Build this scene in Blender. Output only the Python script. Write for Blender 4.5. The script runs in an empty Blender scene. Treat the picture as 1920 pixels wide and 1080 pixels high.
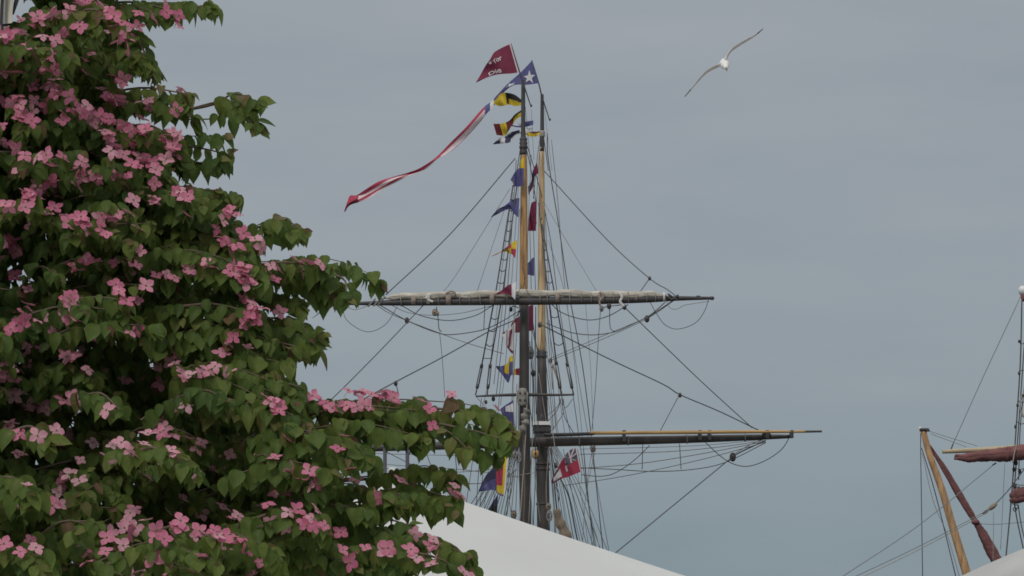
import bpy, math, random
import numpy as np
from mathutils import Vector, Matrix
R = math.radians
rnd = random.Random(11)
rng = np.random.default_rng(7)
S = bpy.context.scene
COL = S.collection

# ------------------------------------------------------------------ camera
TILT = R(8.0); HFOV = R(20.0); FPX = 960 / math.tan(HFOV / 2); CAMZ = 1.65
cd = bpy.data.cameras.new('camera'); cam = bpy.data.objects.new('camera', cd); COL.objects.link(cam)
cd.sensor_width = 36; cd.lens = 18 / math.tan(HFOV / 2); cd.clip_start = .1; cd.clip_end = 20000
cam.location = (0, 0, CAMZ); cam.rotation_euler = (R(90) + TILT, 0, 0)
S.camera = cam

# ------------------------------------------------------------------ sky, sun, exposure
SUN_EL, SUN_AZ = R(44), R(205)          # high, behind the viewer's left shoulder, veiled by cloud
w = bpy.data.worlds.new('World'); S.world = w; w.use_nodes = True
nt = w.node_tree; nt.nodes.clear()
def N(t, **k):
    n = nt.nodes.new(t)
    for a, b in k.items(): setattr(n, a, b)
    return n
out = N('ShaderNodeOutputWorld'); bg = N('ShaderNodeBackground'); bg.inputs[1].default_value = .1
sky = N('ShaderNodeTexSky', sky_type='NISHITA', sun_disc=False, sun_elevation=SUN_EL, sun_rotation=SUN_AZ)
tc = N('ShaderNodeTexCoord'); sep = N('ShaderNodeSeparateXYZ'); nt.links.new(tc.outputs['Generated'], sep.inputs[0])
ramp = N('ShaderNodeValToRGB'); cr = ramp.color_ramp
stops = [(0.0, (.225, .280, .312)), (.05, (.226, .284, .320)), (.125, (.296, .337, .369)), (.23, (.318, .352, .384)), (.5, (.52, .54, .56)), (1.0, (.95, .95, .95))]
cr.elements[0].position = 0; cr.elements[0].color = (*stops[0][1], 1)
cr.elements[1].position = 1; cr.elements[1].color = (*stops[-1][1], 1)
for p, c in stops[1:-1]:
    e = cr.elements.new(p); e.color = (*c, 1)
nt.links.new(sep.outputs[2], ramp.inputs[0])
def cloud(scale, mapping, lo, hi, tint):
    mp = N('ShaderNodeMapping'); mp.inputs['Scale'].default_value = mapping
    mp.inputs['Rotation'].default_value = (0, R(4), 0)
    nz = N('ShaderNodeTexNoise'); nz.inputs['Scale'].default_value = scale; nz.inputs['Detail'].default_value = 5; nz.inputs['Roughness'].default_value = .5
    nt.links.new(tc.outputs['Generated'], mp.inputs[0]); nt.links.new(mp.outputs[0], nz.inputs['Vector'])
    mr = N('ShaderNodeValToRGB'); mr.color_ramp.elements[0].position = .3; mr.color_ramp.elements[1].position = .7
    mr.color_ramp.elements[0].color = (lo * (1 - tint), lo, lo * (1 + tint), 1); mr.color_ramp.elements[1].color = (hi * (1 + tint), hi, hi * (1 - tint * .5), 1)
    nt.links.new(nz.outputs['Fac'], mr.inputs[0]); return mr
def mul(a, b):
    m = N('ShaderNodeMix', data_type='RGBA', blend_type='MULTIPLY'); m.inputs[0].default_value = 1
    nt.links.new(a, m.inputs[6]); nt.links.new(b, m.inputs[7]); return m.outputs[2]
c = mul(ramp.outputs[0], cloud(6, (1, 1, 5), .945, 1.055, .016).outputs[0])
c = mul(c, cloud(22, (1, 1, 4), .985, 1.012, .005).outputs[0])
sc10 = N('ShaderNodeVectorMath', operation='SCALE'); sc10.inputs['Scale'].default_value = 10.0; nt.links.new(c, sc10.inputs[0])
mx = N('ShaderNodeMix', data_type='RGBA'); mx.inputs[0].default_value = .03
nt.links.new(sc10.outputs[0], mx.inputs[6]); nt.links.new(sky.outputs[0], mx.inputs[7])
nt.links.new(mx.outputs[2], bg.inputs[0]); nt.links.new(bg.outputs[0], out.inputs[0])

sd = bpy.data.lights.new('sun', 'SUN'); sd.energy = 1.15; sd.angle = R(14); sd.color = (1, .96, .9)
so = bpy.data.objects.new('sun', sd); COL.objects.link(so)
sdir = Vector((math.sin(SUN_AZ) * math.cos(SUN_EL), math.cos(SUN_AZ) * math.cos(SUN_EL), math.sin(SUN_EL)))
so.rotation_euler = sdir.to_track_quat('Z', 'Y').to_euler(); so.location = (0, -20, 40)
vs = S.view_settings; vs.view_transform = 'Standard'; vs.look = 'None'; vs.gamma = 1; vs.use_curve_mapping = False; vs.exposure = 0
S.cycles.filter_width = 1.7

# ------------------------------------------------------------------ helpers
def at(px, py, Y):
    a = (px - 960) / FPX; b = (540 - py) / FPX
    d = Vector((a, math.cos(TILT) - b * math.sin(TILT), math.sin(TILT) + b * math.cos(TILT)))
    return Vector((0, 0, CAMZ)) + d * (Y / d.y)
def proj(P):
    P = np.asarray(P, float) - np.array([0, 0, CAMZ])
    f = P[..., 1] * math.cos(TILT) + P[..., 2] * math.sin(TILT)
    u = -P[..., 1] * math.sin(TILT) + P[..., 2] * math.cos(TILT)
    return 960 + FPX * P[..., 0] / f, 540 - FPX * u / f
def catmull(pts, n=6):
    pts = [tuple(p) for p in pts]
    if len(pts) < 3:
        a, b = np.array(pts[0], float), np.array(pts[-1], float)
        return [tuple(a + (b - a) * t / n) for t in range(n + 1)]
    P = [np.array(p, float) for p in pts]; P = [2 * P[0] - P[1]] + P + [2 * P[-1] - P[-2]]
    o = []
    for i in range(1, len(P) - 2):
        for k in range(n):
            t = k / n; a, b, c_, d = P[i - 1], P[i], P[i + 1], P[i + 2]
            o.append(tuple(.5 * (2 * b + (c_ - a) * t + (2 * a - 5 * b + 4 * c_ - d) * t * t + (3 * b - a - 3 * c_ + d) * t ** 3)))
    o.append(tuple(P[-2])); return o

MATS = {}
def mat(name, col, var=.18, rough=.7, scale=6., stretch=(1, 1, 1), bump=0., transl=0., hue=None):
    m = bpy.data.materials.new(name); m.use_nodes = True; t = m.node_tree; b = t.nodes['Principled BSDF']
    b.inputs['Roughness'].default_value = rough
    co = t.nodes.new('ShaderNodeTexCoord'); mp = t.nodes.new('ShaderNodeMapping'); mp.inputs['Scale'].default_value = stretch
    nz = t.nodes.new('ShaderNodeTexNoise'); nz.inputs['Scale'].default_value = scale; nz.inputs['Detail'].default_value = 6
    t.links.new(co.outputs['Object'], mp.inputs[0]); t.links.new(mp.outputs[0], nz.inputs['Vector'])
    rp = t.nodes.new('ShaderNodeValToRGB'); rp.color_ramp.elements[0].position = .3; rp.color_ramp.elements[1].position = .72
    h = hue or col
    rp.color_ramp.elements[0].color = (*[x * (1 - var) for x in h], 1); rp.color_ramp.elements[1].color = (*[min(1, x * (1 + var)) for x in col], 1)
    t.links.new(nz.outputs['Fac'], rp.inputs[0]); t.links.new(rp.outputs[0], b.inputs['Base Color'])
    if bump:
        bp = t.nodes.new('ShaderNodeBump'); bp.inputs['Strength'].default_value = bump; bp.inputs['Distance'].default_value = .02
        t.links.new(nz.outputs['Fac'], bp.inputs['Height']); t.links.new(bp.outputs[0], b.inputs['Normal'])
    if transl:
        tr = t.nodes.new('ShaderNodeBsdfTranslucent'); t.links.new(rp.outputs[0], tr.inputs[0])
        mxs = t.nodes.new('ShaderNodeMixShader'); mxs.inputs[0].default_value = transl
        o = t.nodes['Material Output']; t.links.new(b.outputs[0], mxs.inputs[1]); t.links.new(tr.outputs[0], mxs.inputs[2]); t.links.new(mxs.outputs[0], o.inputs[0])
    MATS[name] = m; return m

mat('black_spar', (.052, .048, .050), .35, .5, 3, (1, 1, .3))
mat('brown_black_spar', (.058, .050, .047), .42, .6, 3, (1, 1, .3))
mat('varnished_mast', (.46, .265, .105), .42, .4, 4, (3, 3, .25), hue=(.36, .19, .07))
mat('pale_mast', (.50, .36, .20), .42, .5, 4, (3, 3, .25), hue=(.40, .26, .13))
mat('boom_wood', (.50, .31, .12), .2, .45, 4, (.3, 3, 3))
mat('canvas', (.52, .485, .42), .22, .9, 7, (.5, 1, 2.5), 1.0, hue=(.40, .37, .31))
mat('gasket', (.30, .245, .21), .2, .9, 20)
mat('white_lashing', (.62, .6, .57), .15, .9, 20)
mat('tarred_rope', (.075, .076, .08), .3, .8, 20)
mat('grey_rope', (.19, .19, .19), .25, .9, 20)
mat('hemp_rope', (.34, .31, .27), .2, .9, 20)
mat('block_wood', (.27, .21, .15), .3, .7, 9)
mat('weathered_block', (.24, .225, .205), .35, .8, 9)
mat('white_paint', (.72, .72, .72), .08, .5, 6)
mat('hull_paint', (.03, .03, .035), .3, .5, 1.5)
mat('deck_planks', (.32, .24, .15), .2, .7, 2, (8, .4, 1))
FT = .22
mat('flag_maroon', (.205, .034, .072), .14, .9, 5, transl=FT)
mat('flag_red', (.44, .055, .10), .12, .9, 5, transl=FT)
mat('flag_blue', (.11, .11, .26), .14, .9, 5, transl=FT)
mat('flag_navy', (.055, .055, .11), .14, .9, 5, transl=FT)
mat('flag_white', (.78, .77, .78), .08, .9, 5, transl=FT)
mat('flag_yellow', (.68, .50, .04), .14, .9, 5, transl=FT)
mat('flag_orange', (.52, .26, .06), .14, .9, 5, transl=FT)
mat('flag_black', (.03, .03, .03), .14, .9, 5, transl=.1)
mat('flag_crimson', (.125, .018, .026), .14, .9, 5, transl=FT)
mat('flag_grey', (.13, .13, .17), .3, .9, 9, transl=FT)
mat('flag_pink', (.76, .64, .66), .1, .9, 5, transl=FT)
mat('tent_white', (.62, .625, .60), .035, .55, .9, bump=.25, transl=.12)
mat('tent_grey', (.40, .40, .39), .12, .7, 1.6, bump=.4)
mat('tent_pole', (.6, .6, .6), .1, .4, 5)
mat('maroon_canvas', (.175, .075, .072), .25, .9, 3, (1, 1, 3), .8)
mat('boat_wood', (.47, .28, .14), .42, .5, 4, (3, 3, .3))
mat('boat_yard_wood', (.44, .36, .23), .2, .6, 4, (.3, 3, 3))
mat('bird_white', (.78, .77, .74), .05, .8, 10)
mat('bird_grey', (.62, .60, .57), .2, .8, 14)
mat('bird_dark', (.16, .155, .15), .2, .8, 14)
mat('bird_beak', (.13, .11, .07), .1, .5, 14)
mat('post_grey', (.58, .57, .54), .12, .8, 5, (3, 3, .4), .3)
mat('post_cream', (.52, .49, .40), .08, .7, 5)
mat('cable_black', (.03, .03, .03), .2, .6, 9)
mat('post_dark', (.055, .055, .07), .2, .5, 5)
mat('bark', (.13, .095, .07), .4, .9, 14, (1, 1, .4), .8)
mat('twig', (.12, .085, .06), .3, .8, 30)
mat('bounce_ground', (.42, .41, .38), .15, .95, .8)  # unseen ground, made pale to bounce fill light up into the tree
mat('quay_stone', (.27, .26, .24), .25, .9, 1.2)

def water_mat():
    m = mat('harbour_water', (.03, .05, .055), .2, .08, .4)
    t = m.node_tree; b = t.nodes['Principled BSDF']
    nz = t.nodes.new('ShaderNodeTexNoise'); nz.inputs['Scale'].default_value = 1.2; nz.inputs['Detail'].default_value = 4
    co = t.nodes.new('ShaderNodeTexCoord'); t.links.new(co.outputs['Object'], nz.inputs['Vector'])
    bp = t.nodes.new('ShaderNodeBump'); bp.inputs['Strength'].default_value = .4; bp.inputs['Distance'].default_value = .2
    t.links.new(nz.outputs['Fac'], bp.inputs['Height']); t.links.new(bp.outputs[0], b.inputs['Normal'])
water_mat()

def foliage_mat(name, ramp_stops, transl, vein, rough):
    m = bpy.data.materials.new(name); m.use_nodes = True; t = m.node_tree; b = t.nodes['Principled BSDF']
    a = t.nodes.new('ShaderNodeAttribute'); a.attribute_name = 'tint'
    rp = t.nodes.new('ShaderNodeValToRGB'); e = rp.color_ramp.elements
    e[0].position = ramp_stops[0][0]; e[0].color = (*ramp_stops[0][1], 1); e[1].position = ramp_stops[-1][0]; e[1].color = (*ramp_stops[-1][1], 1)
    for p, cc in ramp_stops[1:-1]:
        x = e.new(p); x.color = (*cc, 1)
    t.links.new(a.outputs['Fac'], rp.inputs[0])
    co = t.nodes.new('ShaderNodeTexCoord'); nz = t.nodes.new('ShaderNodeTexNoise'); nz.inputs['Scale'].default_value = 45; nz.inputs['Detail'].default_value = 4
    t.links.new(co.outputs['Object'], nz.inputs['Vector'])
    mr = t.nodes.new('ShaderNodeMapRange'); mr.inputs[3].default_value = .6; mr.inputs[4].default_value = 1.4; t.links.new(nz.outputs['Fac'], mr.inputs[0])
    mm = t.nodes.new('ShaderNodeMix'); mm.data_type = 'RGBA'; mm.blend_type = 'MULTIPLY'; mm.inputs[0].default_value = 1
    t.links.new(rp.outputs[0], mm.inputs[6]); t.links.new(mr.outputs[0], mm.inputs[7])
    colr = mm.outputs[2]
    if vein:
        v = t.nodes.new('ShaderNodeAttribute'); v.attribute_name = 'rib'
        vm = t.nodes.new('ShaderNodeMix'); vm.data_type = 'RGBA'; vm.blend_type = 'MIX'
        pw = t.nodes.new('ShaderNodeMath'); pw.operation = 'MULTIPLY'; pw.inputs[1].default_value = .28
        t.links.new(v.outputs['Fac'], pw.inputs[0]); t.links.new(pw.outputs[0], vm.inputs[0])
        t.links.new(colr, vm.inputs[6]); vm.inputs[7].default_value = (.17, .21, .08, 1); colr = vm.outputs[2]
    t.links.new(colr, b.inputs['Base Color']); b.inputs['Roughness'].default_value = rough; b.inputs['Specular IOR Level'].default_value = .15
    tr = t.nodes.new('ShaderNodeBsdfTranslucent'); t.links.new(colr, tr.inputs[0])
    ms = t.nodes.new('ShaderNodeMixShader'); ms.inputs[0].default_value = transl
    o = t.nodes['Material Output']; t.links.new(b.outputs[0], ms.inputs[1]); t.links.new(tr.outputs[0], ms.inputs[2]); t.links.new(ms.outputs[0], o.inputs[0])
    MATS[name] = m
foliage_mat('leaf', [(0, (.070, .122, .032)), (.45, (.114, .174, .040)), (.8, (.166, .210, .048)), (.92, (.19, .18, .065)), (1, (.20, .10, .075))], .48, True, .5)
foliage_mat('bract', [(0, (.46, .11, .20)), (.5, (.62, .21, .31)), (1, (.68, .40, .45))], .3, False, .6)

ORG = {}
class MB:
    def __init__(s): s.v = []; s.f = []; s.m = []; s.names = []
    def slot(s, n):
        if n not in s.names: s.names.append(n)
        return s.names.index(n)
    def tube(s, pts, r, m, n=8, caps=True, flat=1.0):
        P = [Vector(p) for p in pts]; k = len(P)
        rr = r if hasattr(r, '__len__') else [r] * k
        T = [(P[min(i + 1, k - 1)] - P[max(i - 1, 0)]).normalized() for i in range(k)]
        up = Vector((0, 0, 1)) if abs(T[0].z) < .9 else Vector((0, 1, 0))
        A = T[0].cross(up).normalized(); b0 = len(s.v); mi = s.slot(m)
        for i in range(k):
            A = (A - T[i] * A.dot(T[i])).normalized(); B = T[i].cross(A)
            for j in range(n):
                th = 2 * math.pi * j / n
                s.v.append(P[i] + (A * math.cos(th) + B * math.sin(th) * flat) * rr[i])
        for i in range(k - 1):
            for j in range(n):
                a = b0 + i * n + j; b = b0 + i * n + (j + 1) % n
                s.f.append((a, b, b + n, a + n)); s.m.append(mi)
        if caps:
            s.f.append(tuple(b0 + j for j in range(n))[::-1]); s.m.append(mi)
            s.f.append(tuple(b0 + (k - 1) * n + j for j in range(n))); s.m.append(mi)
        return s
    def box(s, c, h, m, rot=None, taper=1.0):
        b0 = len(s.v); mi = s.slot(m); rot = rot or Matrix.Identity(3)
        for z in (-1, 1):
            k = taper if z > 0 else 1
            for x, y in ((-1, -1), (1, -1), (1, 1), (-1, 1)):
                s.v.append(Vector(c) + rot @ Vector((x * h[0] * k, y * h[1] * k, z * h[2])))
        for f in ((3, 2, 1, 0), (4, 5, 6, 7), (0, 1, 5, 4), (1, 2, 6, 5), (2, 3, 7, 6), (3, 0, 4, 7)):
            s.f.append(tuple(b0 + q for q in f)); s.m.append(mi)
        return s
    def ball(s, c, r, m, nu=10, nv=7, rot=None):
        c = Vector(c); rot = rot or Matrix.Identity(3); r = r if hasattr(r, '__len__') else (r, r, r)
        b0 = len(s.v); mi = s.slot(m)
        for i in range(nv + 1):
            ph = math.pi * i / nv
            for j in range(nu):
                th = 2 * math.pi * j / nu
                s.v.append(c + rot @ Vector((r[0] * math.sin(ph) * math.cos(th), r[1] * math.sin(ph) * math.sin(th), r[2] * math.cos(ph))))
        for i in range(nv):
            for j in range(nu):
                a = b0 + i * nu + j; b = b0 + i * nu + (j + 1) % nu
                s.f.append((a, a + nu, b + nu, b)); s.m.append(mi)
        return s
    def build(s, name, parent=None, smooth=True, loc=None):
        base = ORG[parent.name] if parent else (Vector(loc) if loc is not None else Vector((0, 0, 0)))
        me = bpy.data.meshes.new(name); me.from_pydata([tuple(Vector(q) - base) for q in s.v], [], s.f)
        for n in s.names: me.materials.append(MATS[n])
        me.polygons.foreach_set('material_index', s.m)
        me.polygons.foreach_set('use_smooth', [smooth] * len(s.f)); me.update()
        o = bpy.data.objects.new(name, me); COL.objects.link(o)
        if parent: o.parent = parent
        else: o.location = base
        ORG[o.name] = base
        return o
def tag(o, label=None, cat=None, group=None, kind=None):
    if label: o['label'] = label
    if cat: o['category'] = cat
    if group: o['group'] = group
    if kind: o['kind'] = kind
    return o
def thing(name, loc, label, cat, group=None):
    o = bpy.data.objects.new(name, None); COL.objects.link(o); o.location = loc; ORG[o.name] = Vector(loc)
    o.empty_display_size = .3
    return tag(o, label, cat, group)

# ------------------------------------------------------------------ ground and water
mb = MB(); mb.v = [Vector(q) for q in ((-9000, 44, -1.6), (9000, 44, -1.6), (9000, 12000, -1.6), (-9000, 12000, -1.6))]
mb.slot('harbour_water'); mb.f = [(0, 1, 2, 3)]; mb.m = [0]; tag(mb.build('water', smooth=False), kind='structure')
mb = MB(); mb.slot('bounce_ground'); mb.slot('quay_stone')
mb.v = [Vector(q) for q in ((-9000, -6000, 0), (9000, -6000, 0), (9000, 42.5, 0), (-9000, 42.5, 0), (9000, 44.5, 0), (-9000, 44.5, 0), (9000, 44.5, -4), (-9000, 44.5, -4))]
mb.f = [(0, 1, 2, 3), (3, 2, 4, 5), (5, 4, 6, 7)]; mb.m = [0, 1, 1]; tag(mb.build('ground', smooth=False), kind='structure')

# ------------------------------------------------------------------ tall ship
NM, FM, TY, LY = 83.0, 90.0, 82.45, 86.5      # near mast, far mast, topsail yard, lower yard (metres away)
ship = thing('tall_ship', (at(983, 900, NM).x, 86, -1.6), 'two masted tall ship with furled topsail, seen end on behind the white tent', 'ship')

def rope(name, pts, Y, r=.014, m='tarred_rope', parent=None, n=6, sides=5):
    Y0, Y1 = Y if hasattr(Y, '__len__') else (Y, Y)
    q = catmull(pts, n)
    P = [at(x, y, Y0 + (Y1 - Y0) * i / (len(q) - 1)) for i, (x, y) in enumerate(q)]
    return MB().tube(P, r * .84, m, sides).build(name, parent or ship)

def spar(name, pts, Y, rpx, m, parent=None, n=14, nseg=6):
    q = catmull(pts, nseg); rq = np.interp(np.linspace(0, 1, len(q)), np.linspace(0, 1, len(rpx)), rpx)
    k = Y * math.cos(0) / FPX
    return MB().tube([at(x, y, Y) for x, y in q], [v * k for v in rq], m, n).build(name, parent or ship)

# hull (hidden from here behind the tent, but the masts stand in it)
mb = MB(); mb.slot('hull_paint'); mb.slot('deck_planks'); sx = ship.location.x
secs = []
for i in range(13):
    t = i / 12; y = 70 + 32 * t; bw = 3.4 * math.sin(math.pi * (.06 + .9 * t)) ** .6; zt = .9 + 1.1 * (2 * t - 1) ** 2
    secs.append([(-bw, zt), (-bw * .96, -.4), (-bw * .75, -2), (0, -3), (bw * .75, -2), (bw * .96, -.4), (bw, zt)])
    for x, z in secs[-1]: mb.v.append(Vector((sx + x, y, z)))
for i in range(12):
    for j in range(6):
        a = i * 7 + j; mb.f.append((a, a + 1, a + 8, a + 7)); mb.m.append(0)
mb.f.append(tuple(range(7))); mb.m.append(0); mb.f.append(tuple(84 + j for j in range(7))[::-1]); mb.m.append(0)
hull = mb.build('hull', ship)
mb = MB(); mb.slot('deck_planks')
for i in range(13):
    for j in (0, 6):
        x, z = secs[i][j]; mb.v.append(Vector((sx + x * .97, 70 + 32 * i / 12, z - .5)))
for i in range(12): mb.f.append((2 * i, 2 * i + 1, 2 * i + 3, 2 * i + 2)); mb.m.append(0)
mb.build('deck', ship)

def deck_foot(px, Y): p = at(px, 1000, Y); return Vector((p.x, Y, .3))
# near mast
mb = MB(); k = NM / FPX
mb.tube([deck_foot(986, NM), at(985.5, 985, NM), at(983.5, 800, NM), at(983, 735, NM), at(983, 650, NM), at(983, 566, NM)], [11.5 * k, 10.8 * k, 10.5 * k, 9.4 * k, 9.2 * k, 8.6 * k], 'brown_black_spar', 16)
near = mb.build('mast', ship)
spar('topmast', [(981.5, 566), (982, 430), (982.5, 330), (982, 268)], NM, [7.6, 7.2, 6.3, 5.2], 'varnished_mast', near)
spar('pole_head', [(981.5, 290), (981.5, 262), (981, 240), (981, 150)], NM, [6.6, 5.4, 4.2, 3.8], 'black_spar', near)
spar('flagstaff', [(958, 82), (972, 128), (985, 168), (996, 201)], NM - .15, [1.2, 1.3, 1.3, 1.0], 'black_spar', near, 8)
MB().ball(at(996, 198, NM - .15), .035, 'black_spar').build('staff_knob', near)
mb = MB()
mb.tube([at(981.5, yy, NM) for yy in (280, 278, 274, 272, 268, 266, 262, 259, 257)], [r_ * k for r_ in (5.5, 8.2, 8.0, 6.6, 8.4, 6.4, 7.6, 7.0, 4.5)], 'brown_black_spar', 14)
mb.build('rigging_collar', near)
# far mast
mb = MB(); k2 = FM / FPX
mb.tube([deck_foot(1021, FM), at(1019, 985, FM), at(1017, 800, FM), at(1016, 700, FM), at(1015.5, 664, FM)], [12.5 * k2, 12.2 * k2, 11.2 * k2, 8.8 * k2, 8.6 * k2], 'brown_black_spar', 16)
far = mb.build('mast', ship)
spar('topmast', [(1015.5, 668), (1015.5, 545), (1015.5, 400), (1016, 276)], FM, [8, 7.2, 6.2, 4.4], 'pale_mast', far)
spar('pole_head', [(1016, 284), (1016.5, 252), (1016.5, 177)], FM, [4.6, 4.0, 3.1], 'black_spar', far)
spar('flagstaff', [(997, 113), (1010, 156), (1016, 180), (1031, 227)], FM - .12, [1.2, 1.3, 1.4, .9], 'black_spar', far, 8)
MB().ball(at(1031, 224, FM - .12), .035, 'black_spar').build('staff_knob', far)
mb = MB()
mb.tube([at(1016.5, yy, FM) for yy in (257, 255, 252, 250, 247, 245)], [r_ * k2 for r_ in (4.2, 6, 5, 5.8, 5.6, 3.8)], 'hemp_rope', 12)
mb.build('rigging_collar', far)
MB().tube([at(1015.5, yy, FM) for yy in (672, 670, 666, 664, 660, 657)], [r_ * k2 for r_ in (8.6, 10.4, 10, 9, 10, 7.8)], 'black_spar', 14).build('mast_band', far)
# mast cap: white band over a dark crosspiece
mb = MB(); p0, p1 = at(998, 796, FM - .6), at(1031, 796, FM - .6)
mb.box((p0 + p1) / 2, ((p1 - p0).length / 2, .5, .055), 'white_paint'); mb.build('mast_cap', far, False)
mb = MB(); p0, p1 = at(1000, 806, FM - .6), at(1033, 806, FM - .6)
mb.box((p0 + p1) / 2, ((p1 - p0).length / 2, .45, .09), 'black_spar'); mb.box(at(1015, 820, FM - .6), (.2, .4, .14), 'black_spar'); mb.build('trestle', far, False)
for yy in (870, 880, 945):
    mb = MB(); p = at(1018, yy, FM); mb.tube([p - Vector((0, 0, .03)), p + Vector((0, 0, .03))], 13.2 * k2, 'brown_black_spar', 14); mb.build('mast_hoop', far)
# crosstrees
spar('crosstree', [(892, 743), (940, 741), (983, 740), (1040, 740.5), (1076, 740)], NM - .4, [1.6, 2.6, 3.4, 2.4, 1.8], 'black_spar', near, 8)

# topsail yard
k = TY / FPX
yard = spar('topsail_yard', [(638, 569.5), (700, 568.5), (760, 567), (880, 565.5), (988, 564.5), (1120, 563.5), (1215, 561), (1270, 559.5), (1336, 559)], TY, [2.4, 4.2, 6.4, 7.2, 7.6, 7.2, 6.6, 4.6, 2.8], 'black_spar')
q = catmull([(716, 558.5), (760, 555.5), (840, 553.5), (920, 551.5), (985, 550), (1060, 550), (1130, 552), (1200, 552), (1249, 553)], 14)
P, rr = [], []
for i, (x, y) in enumerate(q):
    t = i / (len(q) - 1); env = min(1, (t + .01) * 9, (1.01 - t) * 12)
    lump = 1 + .09 * math.sin(t * 41) + .05 * math.sin(t * 103 + 1) + rnd.uniform(-.03, .03)
    P.append(at(x, y + .8 * math.sin(t * 47), TY - .03)); rr.append(max(1.2, 6.6 * env * lump) * k)
mb = MB(); mb.tube(P, rr, 'canvas', 14)
P2 = [p + Vector((0, -.02, -.035 + .012 * math.sin(i * .5))) for i, p in enumerate(P)]
mb.tube(P2[6:-6], [r_ * .72 for r_ in rr[6:-6]], 'canvas', 10)
sail = mb.build('furled_sail', yard)
for x0, x1, m in ((771, 780, 'gasket'), (836, 846, 'gasket'), (918, 927, 'gasket'), (1041, 1049, 'gasket'), (1121, 1133, 'gasket'), (1190, 1196, 'gasket'), (1243, 1247, 'white_lashing'), (800, 806, 'white_lashing')):
    mb = MB(); a, b = (x0 + x1) / 2, (x1 - x0) / 2 * k; yc = float(np.interp(a, [640, 988, 1336], [566, 557.5, 556])) + .5
    p = at(a, yc, TY - .02); mb.tube([p - Vector((b, 0, 0)), p + Vector((b, 0, 0))], 10.8 * k * (.82 if a > 1180 or a < 810 else 1), m, 14); mb.build('gasket', yard)
rope('lashing', [(1160, 549), (1166, 557), (1163, 566), (1170, 575)], TY - .22, .05, 'white_lashing', yard)
rope('lashing', [(1125, 547), (1131, 556), (1124, 566), (1128, 580)], TY - .22, .04, 'gasket', yard)
rope('lashing', [(798, 560), (806, 552), (803, 562), (812, 566)], TY - .2, .045, 'white_lashing', yard)
rope('lashing', [(836, 550), (845, 546), (853, 549), (850, 556)], TY - .16, .03, 'gasket', yard)
for xs in ((690, 575, 704, 560), (700, 574, 716, 559), (708, 573, 722, 556)): rope('lashing', [(xs[0], xs[1]), (xs[2], xs[3])], TY - .08, .03, 'grey_rope', yard)
for xs in ((1243, 553, 1262, 562), (1252, 551, 1270, 563), (1258, 563, 1272, 553)): rope('lashing', [(xs[0], xs[1]), (xs[2], xs[3])], TY - .1, .035, 'tarred_rope', yard)
MB().ball(at(1335, 559, TY), (.07, .06, .06), 'black_spar').build('yard_end', yard)
MB().ball(at(1309, 556.5, TY), (.08, .05, .04), 'black_spar').build('cleat', yard)

for x in (752, 790, 822, 862, 880, 900, 950, 1012, 1026, 1068, 1090, 1108, 1150, 1178, 1212, 1228):
    yc = float(np.interp(x, [640, 988, 1336], [566, 557.5, 556])) + .5; p = at(x, yc, TY - .02); mb = MB()
    mb.tube([p + Vector((.012 * math.sin(2 * t), .185 * math.cos(t), (10.4 if x < 1180 else 8.8) * k * math.sin(t))) for t in np.linspace(0, 2 * math.pi, 20)], .013, 'gasket' if x % 4 else 'hemp_rope', 5); mb.build('gasket', yard)
# lower yard with boom
k = LY / FPX
lyard = spar('lower_yard', [(470, 845), (600, 843), (760, 838), (900, 833), (1000, 829.5), (1060, 828), (1200, 825.5), (1330, 822.5), (1430, 819.5), (1481, 818.5)], LY, [3.4, 5.4, 7.4, 8.4, 8.9, 8.9, 8.2, 7.0, 5.2, 3.4], 'brown_black_spar')
spar('boom', [(1106, 812), (1300, 810.5), (1420, 809.5), (1510, 809.2)], LY - .25, [3.4, 3.6, 3.1, 2.4], 'boom_wood', lyard, 10)
spar('boom_tip', [(1508, 809.2), (1541, 808.8)], LY - .25, [2.3, 2.0], 'black_spar', lyard, 10)
spar('boom_end', [(1020, 815.5), (1060, 815), (1114, 813)], LY - .25, [3.6, 3.6, 3.2], 'black_spar', lyard, 10)
for x in (1170, 1312, 1330, 1438, 1484):
    yb = float(np.interp(x, [1060, 1200, 1330, 1430, 1481], [828, 825.5, 822.5, 819.5, 818.5]))
    mb = MB(); p = at(x, (yb + 810) / 2, LY - .13); mb.box(p, (.05, .16, (yb - 805) / 2 * k), 'black_spar'); mb.build('boom_iron', lyard, False)
for x in (1086, 1178, 1288, 1397):
    yb = float(np.interp(x, [1060, 1200, 1330, 1430, 1481], [828, 825.5, 822.5, 819.5, 818.5]))
    rpx = float(np.interp(x, [1060, 1200, 1330, 1430], [9.0, 8.4, 7.3, 5.6]))
    mb = MB(); p = at(x, yb, LY); mb.tube([p - Vector((.025, 0, 0)), p + Vector((.025, 0, 0))], rpx * k + .012, 'grey_rope', 14); mb.build('yard_strap', lyard)
mb = MB(); p = at(1437, 816, LY - .1); mb.ball(p, (.14, .12, .13), 'black_spar', 10, 7); mb.build('yard_block', lyard)

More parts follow.
